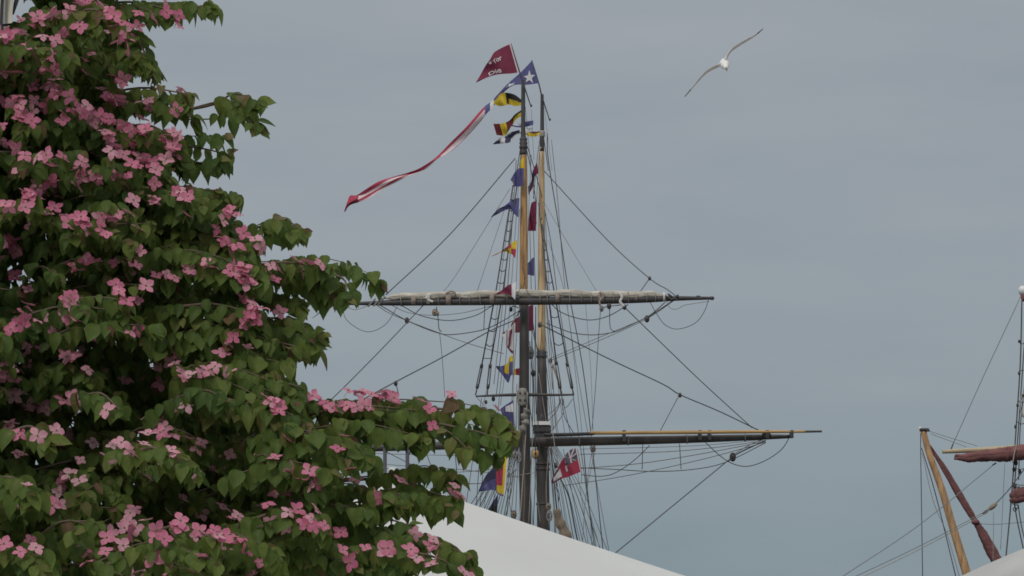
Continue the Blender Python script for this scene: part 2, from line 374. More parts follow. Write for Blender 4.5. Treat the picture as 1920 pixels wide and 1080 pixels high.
# ---- running and standing rigging; (name, points, distance, radius)
TR, GR, HR = 'tarred_rope', 'grey_rope', 'hemp_rope'
for name, pts, Y, r_, m in [
  ('lift', [(966, 297), (845, 438), (723, 553)], (NM - .1, TY), .018, TR),
  ('lift', [(1021, 321), (1140, 451), (1218, 522), (1250, 542), (1269, 556)], (FM, TY), .018, TR),
  ('lift', [(1218, 522), (1198, 550)], TY, .015, TR),
  ('buntline', [(956, 354), (860, 508), (829, 550)], (NM, TY), .010, GR),
  ('buntline', [(945.6, 394), (895, 545)], (NM, TY), .010, GR),
  ('buntline', [(1018, 376), (1070, 465), (1119, 547)], (FM, TY), .011, GR),
  ('backstay', [(1026, 250), (1028, 300), (1047, 420), (1066, 546), (1097, 720), (1131, 1035)], (FM, FM + 1), .019, TR),
  ('backstay', [(1034, 262), (1046, 380), (1060, 545), (1086, 720), (1143, 1040)], (FM, FM + 2), .012, GR),
  ('backstay', [(1021, 391), (1034, 461), (1044, 545), (1075, 745), (1115, 1030)], (FM, FM + 1), .014, TR),
  ('backstay', [(1028, 451), (1058, 546), (1078, 690), (1104, 940), (1110, 1030)], (FM, FM + 1), .010, GR),
  ('halyard', [(993.5, 433), (996, 544)], NM + 2, .012, TR), ('halyard', [(1000, 433), (1004, 544)], NM + 2, .012, TR),
  ('halyard', [(996, 290), (990, 430), (989, 545)], NM + 2, .01, GR),
  ('halyard', [(985, 200), (994, 300), (1006, 420)], (NM + .5, FM), .008, GR),
  ('halyard', [(1020, 200), (1035, 320)], FM, .007, GR), ('halyard', [(996, 205), (1001, 300)], NM + .4, .007, GR),
  ('shroud', [(985, 270), (997, 325), (1005, 380)], (NM, NM + 2), .014, TR), ('shroud', [(988, 272), (1003, 320), (1016, 370)], (NM, FM - .3), .014, TR),
  ('shroud', [(977, 270), (969, 320), (963, 350)], NM, .016, TR), ('shroud', [(979, 272), (973, 320), (970, 350)], NM, .014, TR),
  ('shroud', [(1013, 256), (1007, 300), (1000, 372)], (FM, FM - 2), .014, TR), ('shroud', [(1014, 258), (1010, 310), (1006, 378)], (FM, FM - 1), .012, TR),
  ('shroud', [(1019, 256), (1024, 290), (1028, 320)], FM, .016, TR),
  ('footrope', [(753, 573), (790, 592), (842, 601), (890, 592), (924, 573)], TY + .1, .015, TR),
  ('footrope', [(735, 573), (765, 586), (809, 591), (865, 587), (920, 574)], TY + .1, .010, GR),
  ('footrope', [(644, 571), (658, 579), (671, 580), (695, 571)], TY + .05, .010, GR),
  ('footrope', [(642, 571), (650, 600), (687, 622), (722, 609), (745, 575)], TY - .05, .011, TR),
  ('footrope', [(712, 572), (763, 601), (820, 624), (853, 627), (907, 618), (942, 602), (975, 582)], TY + .1, .016, TR),
  ('brace', [(706, 572), (736, 590), (820, 623), (878, 644), (944, 663)], (TY, NM), .013, GR),
  ('brace', [(793, 573), (720, 650), (653, 718), (612, 758)], (TY, TY - 12), .017, TR),
  ('brace', [(966, 600), (916, 622), (824, 673), (738, 718), (600, 792)], (NM, NM - 10), .020, TR),
  ('stay', [(742, 718), (748, 742)], NM - 5, .016, TR),
  ('clewline', [(818, 575), (821, 593), (823, 616), (828, 622)], TY, .016, TR), ('clewline', [(824, 622), (829, 670), (834, 745)], (TY, TY + 1), .010, GR),
  ('footrope_stirrup', [(909, 572), (907, 618)], TY + .1, .014, TR), ('footrope_stirrup', [(1143, 575), (1144, 613), (1152, 622)], TY + .1, .014, TR),
  ('footrope', [(1219, 567), (1231, 588), (1247, 609), (1271, 617), (1303, 606), (1320, 585), (1329, 561)], TY - .05, .012, TR),
  ('footrope', [(1035, 571), (1048, 583), (1073, 594), (1107, 600), (1142, 592), (1178, 571)], TY + .1, .016, TR),
  ('footrope', [(1024, 606), (1050, 616), (1073, 624), (1111, 628), (1153, 622), (1190, 606), (1220, 590), (1247, 567)], TY + .1, .016, TR),
  ('brace', [(1263, 564), (1212, 598), (1120, 640), (1029, 677)], (TY, FM), .012, GR), ('brace', [(1212, 596), (1130, 630), (1029, 673)], (TY, FM), .011, GR),
  ('brace', [(1263, 563), (1212, 597)], TY, .020, TR),
  ('stay', [(1011, 607), (1140, 672), (1242, 720), (1275, 740), (1350, 772), (1423, 807)], (NM + 3, LY), .021, TR),
  ('stay', [(1275, 738), (1258, 770), (1238, 808)], LY, .013, TR),
  ('stay', [(1171, 576), (1245, 648), (1320, 720), (1410, 802)], (TY, LY), .016, TR),
  ('clewline', [(1126, 580), (1121, 650), (1117, 720), (1110, 805)], (TY, LY), .011, GR),
  ('clewline', [(1098, 570), (1108, 700), (1112, 812)], (TY, LY), .006, GR),
  ('reef_tackle', [(1128, 578), (1142, 574), (1163, 572)], TY - .1, .020, GR), ('reef_tackle', [(1246, 556), (1256, 577), (1271, 579), (1285, 572), (1330, 565)], TY - .1, .010, GR),
  ('footrope', [(1323, 830), (1353, 857), (1378, 871), (1405, 874), (1438, 862), (1466, 842), (1480, 820)], LY - .1, .016, TR),
  ('footrope', [(1218, 835), (1196, 857), (1170, 877), (1145, 890), (1120, 893), (1090, 890)], LY - .1, .015, TR),
  ('clew_rope', [(1087, 852), (1250, 847), (1350, 838), (1433, 826)], LY - .1, .013, GR), ('clew_rope', [(1090, 842), (1300, 836), (1433, 824)], LY + .2, .009, GR),
  ('clew_rope', [(1080, 879), (1200, 869), (1320, 850), (1433, 828)], LY - .1, .014, GR),
  ('footrope', [(1084, 877), (1150, 880), (1227, 884), (1300, 880), (1360, 867), (1436, 830)], LY - .1, .015, TR),
  ('clew_rope', [(1060, 910), (1140, 898), (1220, 883), (1330, 858), (1436, 829)], LY - .1, .014, GR),
  ('footrope_stirrup', [(1205, 833), (1204, 880)], LY - .1, .015, TR), ('footrope_stirrup', [(1274, 832), (1277, 880)], LY - .1, .015, TR),
  ('sheet', [(1373, 857), (1262, 948), (1150, 1040), (1108, 1072)], (LY, LY - 8), .019, TR), ('sheet', [(1373, 856), (1400, 842), (1436, 826)], LY, .024, TR), ('sheet', [(1373, 853), (1410, 832), (1436, 822)], LY, .012, TR),
  # left part of the lower yard
  ('footrope', [(650, 846), (690, 872), (740, 880), (800, 886), (880, 884), (960, 874)], LY - .1, .013, GR), ('clew_rope', [(600, 848), (720, 870), (860, 880), (975, 895)], LY - .1, .012, GR),
  ('clew_rope', [(600, 846), (760, 852), (960, 856)], LY - .1, .011, GR), ('footrope', [(720, 845), (790, 880), (840, 901), (880, 907), (935, 902), (970, 880)], LY - .1, .014, TR),
  ('sheet', [(852, 838), (856, 880), (860, 935)], LY - .1, .016, TR), ('footrope_stirrup', [(795, 838), (806, 868), (812, 880)], LY - .1, .014, TR),
]:
    rope(name, pts, Y, r_, m)

# topmast shrouds with ratlines, deadeyes
def interp_line(line, y):
    ys = [p[1] for p in line]; return float(np.interp(y, ys, [p[0] for p in line]))
sh = {}
for key, line, Y in (('a', [(962, 347), (930, 546), (903, 686)], NM - .3), ('b', [(969, 350), (943, 546), (919, 686)], NM - .3),
                     ('c', [(1010, 380), (1027, 546), (1043, 680)], NM + .2), ('d', [(1016, 420), (1039, 546), (1063.5, 683)], NM + .2)):
    o = MB().tube([at(x, y, Y) for x, y in line], .019, TR, 6).build('shroud', ship); sh[key] = (line, Y, o)
for a, b, ys in (('a', 'b', (372, 392, 412, 430, 449, 466, 484, 505, 528, 595, 618, 644)), ('c', 'd', (408, 426, 447, 466, 484, 506, 527, 545, 592, 642))):
    la, Y, o = sh[a]; lb = sh[b][0]
    mb = MB()
    for y in ys:
        xa, xb = interp_line(la, y), interp_line(lb, y)
        mb.tube([at(xa + (xb - xa) * t, y + 16 * t * (1 - t) * (1 if y < 640 else 1.4), Y) for t in np.linspace(0, 1, 7)], .014, TR, 5)
    mb.build('ratline', o)
for (x0, y0, x1, y1, Y) in ((903, 686, 895, 725, NM - .3), (919, 686, 915, 725, NM - .3), (1043, 680, 1050, 725, NM + .2), (1063.5, 683, 1072, 725, NM + .2)):
    mb = MB(); rotm = (at(x1, y1, Y) - at(x0, y0, Y)).normalized().to_track_quat('Z', 'Y').to_matrix()
    mb.ball(at(x0, y0, Y), (.055, .05, .075), 'black_spar', 9, 6, rotm); mb.ball(at(x1, y1, Y), (.055, .05, .075), 'black_spar', 9, 6, rotm)
    for dx in (-2, 2): mb.tube([at(x0 + dx, y0, Y), at(x1 + dx, y1, Y)], .017, TR, 5)
    mb.tube([at(x1, y1, Y), at(x1 + (x1 - x0) * .45, 741, Y)], .02, TR, 5)
    mb.build('deadeye', ship)
rope('shroud_bar', [(904, 672), (920, 672)], NM - .3, .014)
# other lines beside the masts, crossing behind the topsail yard and running to the deck
lines = [([(968, 300), (952, 535), (935, 700), (930, 745)], NM + .4, .013, TR), ([(972, 350), (958, 545), (946, 700), (938, 760)], NM + .6, .010, GR), ([(974, 392), (968, 529), (961, 720), (951, 952)], NM - .2, .011, GR),
  ([(962, 360), (945, 546), (926, 720)], NM + .5, .012, GR), ([(956, 390), (936, 546), (914, 720), (903, 765)], NM + .6, .010, GR), ([(950, 420), (925, 570), (897, 720)], NM + .5, .013, TR),
  ([(1022, 400), (1030, 545), (1046, 720), (1060, 820)], FM + .2, .011, GR), ([(1020, 430), (1026, 600), (1036, 730)], FM + .2, .012, TR), ([(1024, 560), (1033, 640), (1054, 745), (1074, 832)], FM - 1, .013, TR),
  ([(903, 746), (888, 850), (874, 945)], LY + 2, .013, TR), ([(900, 846), (892, 960)], LY + 1, .014, TR), ([(909, 846), (899, 958)], LY + 1, .013, TR), ([(919, 846), (907, 962)], LY + 1, .011, GR), ([(930, 846), (925, 965)], LY + 1, .012, TR),
  ([(969, 720), (967, 803), (962, 900), (949, 965)], NM - .3, .014, GR), ([(972, 735), (971, 850), (966, 980)], NM - .25, .012, TR), ([(989, 735), (983, 860), (974, 985)], NM - .5, .022, HR), ([(969, 735), (967.5, 805)], NM - .5, .02, HR),
  ([(1000, 740), (997, 860), (991, 985)], NM - .4, .014, HR), ([(996, 600), (1000, 700), (1003, 800), (1008, 960)], NM + 1, .013, TR), ([(1004, 590), (1002, 700), (1008, 812)], NM + 2, .010, GR),
  ([(993, 640), (999, 720), (998, 800)], NM + 1, .02, GR), ([(1001, 620), (1010, 672)], NM + 2, .014, TR), ([(997, 585), (1004, 640), (1012, 668)], NM + 1.2, .016, TR),
  ([(1032, 840), (1039, 905), (1045, 962), (1056, 1010)], FM - 1.5, .030, TR), ([(1050, 896), (1066, 930), (1077, 985), (1084, 1020)], FM - 1.5, .026, TR),
  ([(1029, 842), (1035, 900), (1040, 1000)], FM - 1.2, .011, GR), ([(1034, 842), (1050, 940), (1062, 1010)], FM - 1.2, .012, TR), ([(1042, 842), (1060, 960), (1072, 1018)], FM - 1, .010, GR), ([(1056, 842), (1080, 960), (1094, 1022)], FM - 1, .012, TR),
  ([(1075, 842), (1090, 930), (1103, 1022)], FM - 1, .010, GR), ([(1117, 842), (1108, 880), (1098, 934), (1092, 1018)], FM - .5, .010, GR), ([(1110, 842), (1101, 930), (1126, 1034)], FM + .5, .010, GR), ([(1094, 842), (1103, 940), (1118, 1030)], FM, .016, TR),
  ([(1083, 842), (1090, 885), (1090, 905)], FM - 2, .012, GR),
  ([(1053, 745), (1044, 770), (1027, 790)], FM - 2, .014, TR), ([(1056, 748), (1060, 765), (1074, 748)], FM - 2, .012, TR), ([(1054, 748), (1058, 780), (1078, 816)], FM - 2, .015, TR), ([(1048, 745), (1056, 772), (1040, 800), (1030, 812)], FM - 2, .012, TR),
  ([(1048, 742), (1047, 760), (1028, 778)], FM - 2, .011, TR), ([(893, 744), (905, 757), (917, 770)], NM - .3, .010, GR), ([(1036, 684), (1046, 712), (1053, 740)], FM - 1, .04, 'block_wood'),
  ([(1030, 680), (1036, 690), (1044, 672)], FM - .6, .014, TR), ([(957, 580), (962, 574), (972, 577)], NM - .2, .018, TR), ([(968, 594), (973, 586), (978, 580)], NM - .2, .02, TR),
  ([(978, 535), (972, 550), (965, 572)], TY - .2, .009, TR), ([(982, 520), (988, 546), (996, 556)], TY - .2, .010, TR), ([(979, 500), (984, 520), (980, 545)], NM - .2, .014, TR),
  ([(941, 700), (936, 745), (932, 800)], NM, .011, TR), ([(975, 560), (968, 640), (962, 720)], NM - .2, .011, GR), ([(964, 560), (962, 720), (966, 850)], NM - .4, .013, HR),
  ([(1018, 560), (1012, 700), (1013, 792)], FM - .4, .012, TR), ([(1022, 620), (1032, 720), (1046, 830)], FM - .3, .012, GR), ([(987, 565), (1003, 640), (1012, 660)], NM + 1, .012, TR),
  ([(1010, 700), (1024, 790)], FM - .5, .011, HR), ([(1000, 830), (1003, 900), (1014, 985)], FM - 1, .014, HR), ([(1028, 850), (1024, 920), (1030, 990)], FM - .6, .016, HR), ([(952, 870), (958, 920), (947, 970)], NM, .010, GR),
  ([(980, 800), (984, 900), (981, 985)], NM - .35, .014, 'block_wood'), ([(993, 760), (1004, 850), (1000, 985)], NM + .3, .014, TR), ([(938, 850), (948, 900), (958, 960)], NM + .2, .010, TR), ([(1003, 886), (965, 892), (950, 890)], NM - .4, .011, HR)]
for i in range(15):     # lower shrouds, spread to both rails
    t = i / 14; x1 = 872 + 84 * t if i % 2 else 868 + 90 * t
    lines.append(([(972 + 4 * t, 812), ((972 + x1) / 2 + 1, 888), (x1, 968)], (NM, NM + 1.5), .012 if i % 3 else .016, TR if i % 2 else GR))
for i in range(9):
    t = i / 8; x1 = 1044 + 96 * t
    lines.append(([(1024 + 4 * t, 812), (1026 + (x1 - 1024) * .55, 915), (x1, 1035)], (FM, FM + 2), .011 if i % 3 else .015, TR if i % 2 else GR))
for i in range(18):     # halyards and downhauls close to the masts
    x0 = rnd.uniform(962, 1034); y0 = rnd.choice([575, 600, 668, 745, 812, 845]); x1 = x0 + rnd.uniform(-14, 14) + (x0 - 998) * .25; y1 = min(1000, y0 + rnd.uniform(130, 330))
    lines.append(([(x0, y0), ((x0 + x1) / 2 + rnd.uniform(-2, 2), (y0 + y1) / 2), (x1, y1)], NM + rnd.uniform(-.4, 5), rnd.choice([.010, .013, .017]), rnd.choice([TR, TR, GR, HR])))
for pts, Y, r_, m in lines: rope('rigging_line', pts, Y, r_, m)
rope('ratlines_on_stay', [(1039, 900), (1044, 905), (1043, 915), (1048, 925), (1047, 940)], FM - 1.55, .02)

# blocks
def block(x, y, Y, s, m='block_wood', name='block', asp=1.35):
    mb = MB(); p = at(x, y, Y); s *= .82
    mb.ball(p, (s, s * .7, s * asp), m, 10, 8); mb.tube([p + Vector((0, -s * .72, 0)), p + Vector((0, s * .72, 0))], s * .35, 'black_spar', 8)
    mb.tube([p + Vector((s * .95 * math.cos(t), 0, s * asp * 1.05 * math.sin(t))) for t in np.linspace(0, 2 * math.pi, 14)], s * .16, TR, 5)
    return mb.build(name, ship)
block(815, 586, TY - .1, .085); block(820, 588, TY - .1, .06); block(763, 601, TY + .1, .075, 'black_spar'); block(1128, 579, TY - .1, .07, 'weathered_block'); block(1142, 574, TY - .1, .075, 'black_spar')
block(1171, 576, TY - .05, .065, 'black_spar'); block(1213, 598, TY, .085, 'black_spar'); block(1218, 522, TY, .05, 'black_spar'); block(1374, 857, LY, .11, 'black_spar'); block(1275, 741, LY, .06, 'black_spar')
block(742, 719, NM - 5, .06, 'black_spar'); mb = MB(); c0 = at(979.5, 744.5, NM - .5); s_ = NM / FPX
mb.tube([c0 + Vector((0, 0, z * s_)) for z in (17, 15.5, 11, 0, -11, -15, -17)], [x * s_ for x in (3, 7.5, 9.3, 9.6, 9, 7, 3)], 'weathered_block', 12, flat=.6)
for dx, dz in ((-4.5, 7), (4.5, 7), (-4.5, -6), (4.5, -6)): mb.ball(c0 + Vector((dx * s_, -.085, dz * s_)), (.03, .02, .045), 'black_spar', 7, 5)
mb.build('block', ship)
q = catmull([(990, 768), (984, 778), (986, 790), (980, 803), (972, 812)], 5)
MB().tube([at(x, y, NM - .5) for x, y in q], [(.10 + .035 * math.sin(i * 1.3) + .02 * math.sin(i * 2.9)) for i in range(len(q))], 'weathered_block', 10).build('canvas_roll', ship)
block(1004, 851, FM - 1.2, .13, 'boom_wood'); block(1012, 609, NM + 1, .07, 'weathered_block'); block(925, 748, NM - .3, .06, 'black_spar'); block(911, 754, NM - .3, .05, 'black_spar'); block(958, 580, NM - .2, .06, 'black_spar')
block(1016, 782, FM - .5, .07, 'black_spar'); block(1024, 835, FM - 1, .06); block(966, 852, NM - .3, .1, 'weathered_block'); block(1112, 841, LY - .2, .09, 'weathered_block'); block(1042, 873, FM - 1.5, .07, 'black_spar')
block(963, 965, NM, .1, 'block_wood'); block(1000, 700, NM + 1, .08, 'black_spar'); block(995, 662, NM + 1, .11, 'grey_rope', asp=1.9); block(1028, 950, FM - 1, .1); block(1032, 676, FM - .5, .07, 'black_spar')
# rolled canvas lashed by the far mast's foot, and coils on the near mast
q = catmull([(1043, 955), (1048, 975), (1056, 992), (1062, 1012)], 5)
mb = MB(); mb.tube([at(x, y, FM - 1.8) for x, y in q], [(.10 + .02 * math.sin(i * 1.1) + .006 * i) for i in range(len(q))], 'block_wood', 10); mb.build('canvas_roll', ship)
for cx, cy, s in ((972, 855, .07), (1030, 965, .07)):
    mb = MB()
    for i in range(3):
        mb.tube([at(cx, cy, NM - .6 - .04 * i) + Vector((s * (.9 + .07 * i) * math.cos(t), 0, s * 1.7 * math.sin(t) - .03 * i)) for t in np.linspace(0, 2 * math.pi, 16)], .024, GR, 5)
    mb.build('rope_coil', ship)

# ------------------------------------------------------------------ flags
FG = 'flags flying from the two masts'
FLAGS = {}
def resample(pts, n):
    q = np.array(catmull(pts, 8)); d = np.r_[0, np.cumsum(np.hypot(*np.diff(q, axis=0).T))]; s = np.linspace(0, d[-1], n)
    return np.c_[np.interp(s, d, q[:, 0]), np.interp(s, d, q[:, 1])]
def flag(name, label, top, bot, Y, pattern, nu=26, nv=14, amp=.1, waves=2.2, cat='flag', ph=0., group=FG):
    T, B = resample(top, nu + 1), resample(bot, nu + 1)
    def pt(u, v, off=0.):
        fu = u * nu; i = min(int(fu), nu - 1); t = fu - i
        a = T[i] * (1 - t) + T[i + 1] * t; b = B[i] * (1 - t) + B[i + 1] * t; p = a * (1 - v) + b * v
        yy = Y + amp * min(1, u * 3 + .05) * (math.sin(u * waves * 6.283 + v * 1.7 + ph) + .35 * math.sin(v * 5 + u * 9 + ph)) + off
        return at(p[0], p[1], yy), p
    mb = MB(); org = pt(0, 0)[0]
    for i in range(nu + 1):
        for j in range(nv + 1): mb.v.append(pt(i / nu, j / nv)[0])
    for i in range(nu):
        for j in range(nv):
            a = i * (nv + 1) + j; mb.f.append((a, a + 1, a + nv + 2, a + nv + 1))
            u, v = (i + .5) / nu, (j + .5) / nv; p = pt(u, v)[1]
            mb.m.append(mb.slot('flag_' + pattern(u, v, p[0], p[1])))
    o = mb.build(name, loc=org); tag(o, label, cat, group); FLAGS[o.name] = (pt, org)
    return o
def decal(fo, name, shapes, m):
    """cloth shapes sewn on the flag, following its folds; shapes are (points in u,v ; faces)"""
    pt, org = FLAGS[fo.name]; mb = MB(); mi = mb.slot(m)
    for pts, faces in shapes:
        b0 = len(mb.v)
        for u, v in pts: mb.v.append(pt(max(0, min(1, u)), max(0, min(1, v)), -.02)[0])
        for f in faces: mb.f.append(tuple(b0 + q for q in f)); mb.m.append(mi)
    mb2 = mb; base = org
    me = bpy.data.meshes.new(name); me.from_pydata([tuple(q - base) for q in mb2.v], [], mb2.f); me.materials.append(MATS[m])
    o = bpy.data.objects.new(name, me); COL.objects.link(o); o.parent = fo; return o
def words(txt, fo, name, u0, v0, u1, v1, m='flag_white'):
    cu = bpy.data.curves.new('txt', 'FONT'); cu.body = txt; cu.offset = .018; t = bpy.data.objects.new('txt', cu); COL.objects.link(t)
    bpy.context.view_layer.update()
    me = bpy.data.meshes.new_from_object(t.evaluated_get(bpy.context.evaluated_depsgraph_get()))
    V = np.array([v.co[:2] for v in me.vertices]); F = [tuple(p.vertices) for p in me.polygons]
    lo, hi = V.min(0), V.max(0); q = (V - lo) / (hi - lo)
    pts = [(u0 + (u1 - u0) * a, v1 + (v0 - v1) * b) for a, b in q]     # text x runs from u0 to u1, up runs v1 -> v0
    o = decal(fo, name, [(pts, F)], m)
    bpy.data.objects.remove(t); bpy.data.curves.remove(cu); bpy.data.meshes.remove(me); return o
def star(cu, cv, ru, rv, rot=0.):
    pts = [(cu, cv)]
    for i in range(10):
        a = rot + math.pi / 2 + i * math.pi / 5; r_ = 1 if i % 2 == 0 else .42
        pts.append((cu + ru * r_ * math.cos(a), cv - rv * r_ * math.sin(a)))
    return pts, [(0, 1 + i, 1 + (i + 1) % 10) for i in range(10)]

fo = flag('lettered_flag', 'maroon flag lettered in white on a slanting staff at the near mast head', [(957.5, 82), (944, 88), (931, 95), (925, 100), (919, 111), (911, 122), (901, 140), (892.5, 154)], [(972.5, 136), (957, 138), (938, 139), (925, 141.5), (914, 145), (905, 149), (899, 152), (892.5, 155)], NM - .2,
          lambda u, v, x, y: 'pink' if u < .03 else 'maroon', 40, 20, .07, 1.6)
words('Die', fo, 'lettering', .66, .66, .36, .92)
words('Tor', fo, 'lettering', .455, .22, .25, .42)
decal(fo, 'lettering', [([(.50, .10), (.56, .08), (.55, .22), (.50, .25)], [(0, 1, 2, 3)])], 'flag_white')

ptop = [(997, 114), (978, 134), (951, 158), (936, 174), (921, 190), (905, 204), (875, 238), (847, 266), (819, 294), (791, 313), (770, 322), (740, 331), (712, 340), (689, 354), (670, 366), (658, 367), (651, 380), (645, 397)]
pbot = [(1010, 156), (988, 159), (963, 160), (942, 176), (926, 199), (911, 214), (896, 233), (869, 262), (842, 286), (821, 297), (803, 313), (787, 322), (761, 331), (745, 340), (713, 357), (687, 374), (657, 384), (647, 397)]
def resample_pair(a, b): return a, b
def pen(u, v, x, y):
    if x > 926: return 'blue'
    if x > 919: return 'white'
    if x > 909: return 'blue'
    if x > 826: return 'red' if v < .36 else ('pink' if v < .9 else 'maroon')
    if x > 765: return 'red' if v < .85 else 'pink'
    if x > 672: return 'red' if v < .34 else ('pink' if v < .66 else ('red' if v < .84 else 'pink'))
    return 'red' if v < .5 else 'crimson'
_res = resample
def resample_idx(pts, n):
    q = np.array(catmull(pts, 8)); s = np.linspace(0, len(q) - 1, n); i = np.arange(len(q))
    return np.c_[np.interp(s, i, q[:, 0]), np.interp(s, i, q[:, 1])]
for i in range(5, len(ptop)):      # a little fuller
    c_ = ((ptop[i][0] + pbot[i][0]) / 2, (ptop[i][1] + pbot[i][1]) / 2); g_ = 1.1
    ptop[i] = tuple(c_[q] + (ptop[i][q] - c_[q]) * g_ for q in (0, 1)); pbot[i] = tuple(c_[q] + (pbot[i][q] - c_[q]) * g_ for q in (0, 1))
resample = resample_idx
fo = flag('long_pennant', 'long streaming pennant, blue with white stars, then red and white stripes', ptop, pbot, NM + 2.2, pen, 180, 14, .06, 5, 'pennant')
decal(fo, 'star', [star(.035, .60, .030, .36, .35)], 'flag_white'); decal(fo, 'star', [star(.118, .55, .022, .42, .2)], 'flag_white')
resample = _res

flag('signal_flag', 'yellow flag with a black upper corner, highest below the maroon banner', [(979, 188), (966, 178), (952, 174), (940, 175), (930, 186), (925, 192)], [(979, 197), (966, 199), (955, 196), (946, 198), (936, 199), (927, 195)], NM + .3,
     lambda u, v, x, y: 'black' if (u < .5 and v < .55 - .25 * abs(u - .1)) or (.48 < u < .55 and v < .9) else 'yellow', ph=1)
def dg(u, v, x, y):
    if u < .3: return 'yellow' if (v > .35 and u > .05) else 'black'
    if u < .52: return 'crimson' if v > .3 else 'black'
    if u < .72: return 'yellow' if .15 < v - (u - .52) * .3 else 'crimson'
    return 'crimson'
flag('signal_flag', 'folded dark red flag crossed by a yellow band, above the checkered flag', [(978, 206), (966, 214), (955, 226), (943, 231), (932, 232), (925, 232)], [(978, 218), (968, 224), (958, 238), (948, 253), (938, 254), (931, 253)], NM + .3,
     lambda u, v, x, y: ('yellow' if u < .3 and v > .35 else 'black') if u < .34 else ('crimson' if u < .62 else ('yellow' if u < .8 else 'crimson')), ph=2)
flag('signal_flag', 'small blue and white flag furled beside the near mast head above the checks', [(1000, 226), (985, 228), (972, 232), (958, 233)], [(1000, 234), (985, 238), (972, 239), (958, 236)], NM + .35, lambda u, v, x, y: 'white' if v < .45 and u > .35 else 'blue', 16, 8, .06)
flag('signal_flag', 'blue and white checkered flag blowing out flat from the near mast', [(1001, 240), (985, 241), (968, 245), (955, 249), (940, 257), (930, 262), (925, 268)], [(1001, 246), (985, 250), (968, 253), (957, 266), (945, 269), (932, 270), (925, 271)], NM + .4,
     lambda u, v, x, y: 'navy' if ((947 < x < 958 and v > .15) or (958 <= x < 974 and v < .75) or x < 938 and v > .25) else 'white', 40, 12, .06)
flag('signal_flag', 'narrow yellow flag with dark top edge stretched between the two mast heads', [(1012, 246), (1004, 247), (994, 245), (985, 245)], [(1012, 252), (1004, 256), (994, 256), (985, 252)], NM + 4, lambda u, v, x, y: 'crimson' if v < .38 else 'yellow', 16, 8, .05)
flag('signal_flag', 'blue flag with yellow upper corner beside the top of the near mast', [(983, 296), (978, 297), (974, 313), (966, 322), (957, 337)], [(981, 349), (978, 349), (973, 350), (965, 349), (960, 341)], NM - .35, lambda u, v, x, y: 'yellow' if (y < 315 and u < .5) or (u > .8 and v > .7) else 'blue', 22, 22, .06)
flag('signal_flag', 'dark blue pennant tapering to a ragged point, left of the near mast', [(974, 371), (964, 373), (957, 377), (946, 386), (934, 392), (921, 406)], [(972, 408), (964, 401), (957, 392), (946, 395), (934, 401), (921, 407.5)], NM - .3, lambda u, v, x, y: 'blue' if u < .55 else 'navy', 26, 12, .08, cat='pennant')
flag('signal_flag', 'small red and yellow flag with a long thin tail, above the topsail yard', [(970, 450), (960, 455), (950, 463), (943, 469), (932, 475), (922, 480)], [(966, 485), (961, 478), (953, 474), (943, 472), (932, 477), (922, 481)], NM - .3, lambda u, v, x, y: ('red' if v > .5 else 'yellow') if u < .25 else ('red' if v < .4 else 'yellow') if u < .5 else 'orange', 26, 12, .06)
flag('signal_flag', 'red flag with white hoist strip, lying against the furled topsail', [(968, 528), (960, 532), (952, 535), (942, 543), (928, 552)], [(966, 562), (961, 557), (952, 552), (942, 551), (928, 553)], TY - .3, lambda u, v, x, y: 'white' if u < .2 else 'maroon', 24, 12, .05)
flag('signal_flag', 'twisted purple flag hanging limp between the masts, uppermost there', [(1007, 304), (999, 320), (996, 340), (990, 350)], [(1010, 325), (1003, 330), (1000, 348), (991, 366)], NM + 2.5, lambda u, v, x, y: ('maroon' if u < .3 else 'navy') if v < .5 else ('maroon' if u < .25 else 'crimson'), 18, 10, .06)
flag('signal_flag', 'plain dark red flag hanging square between the masts', [(1006.5, 377), (1002, 378), (996, 382), (991, 412)], [(1005, 433), (1001, 433), (995, 433), (990, 433)], NM + 2.5, lambda u, v, x, y: 'maroon', 14, 16, .06)
flag('signal_flag', 'plain blue flag hanging between the masts just above the yard', [(1002.6, 482), (998, 484), (994, 489), (989, 494)], [(1002.6, 517), (998, 517), (994, 516), (989, 515)], NM + 2.5, lambda u, v, x, y: 'white' if u < .06 else 'blue', 14, 14, .05)
flag('signal_flag', 'square red flag crossing behind the near mast under the topsail yard', [(1000, 572), (992, 574), (980, 590), (966, 597)], [(1000, 619), (992, 621), (980, 623), (966, 624)], NM + .8, lambda u, v, x, y: 'maroon' if u < .95 else 'flag_maroon'[5:], 18, 14, .05)
flag('signal_flag', 'white flag with a curved red stripe blown open left of the near mast', [(967, 598), (961, 604), (956, 612), (950, 618), (942, 625)], [(963, 664), (959, 662), (954, 656), (948, 646), (943, 634)], NM - .3, lambda u, v, x, y: 'maroon' if (abs(u - .34) < .17 - .1 * v and v > .22) or (u > .8 and v < .25) or v > .93 and u < .5 or (v < .1 and u < .4) else 'white', 26, 22, .06)
flag('signal_flag', 'blue flag with a yellow middle band, drooping above the crosstrees', [(963, 668), (956, 668), (952, 680), (942, 686), (930, 686)], [(962, 704), (958, 704), (953, 718), (944, 706), (931, 690)], NM - .3, lambda u, v, x, y: ('yellow' if v < .3 else 'blue') if u < .3 else ('yellow' if (.3 < u < .62 and v < .62) else ('navy' if u > .86 else 'blue')), 26, 18, .06)
flag('signal_flag', 'tiny red flag with yellow edge against the near mast above the crosstrees', [(979, 690), (974, 690), (969, 691), (963, 693)], [(979, 704), (974, 704), (969, 703), (963, 703)], NM + .5, lambda u, v, x, y: 'yellow' if u > .75 else 'red', 12, 8, .03)
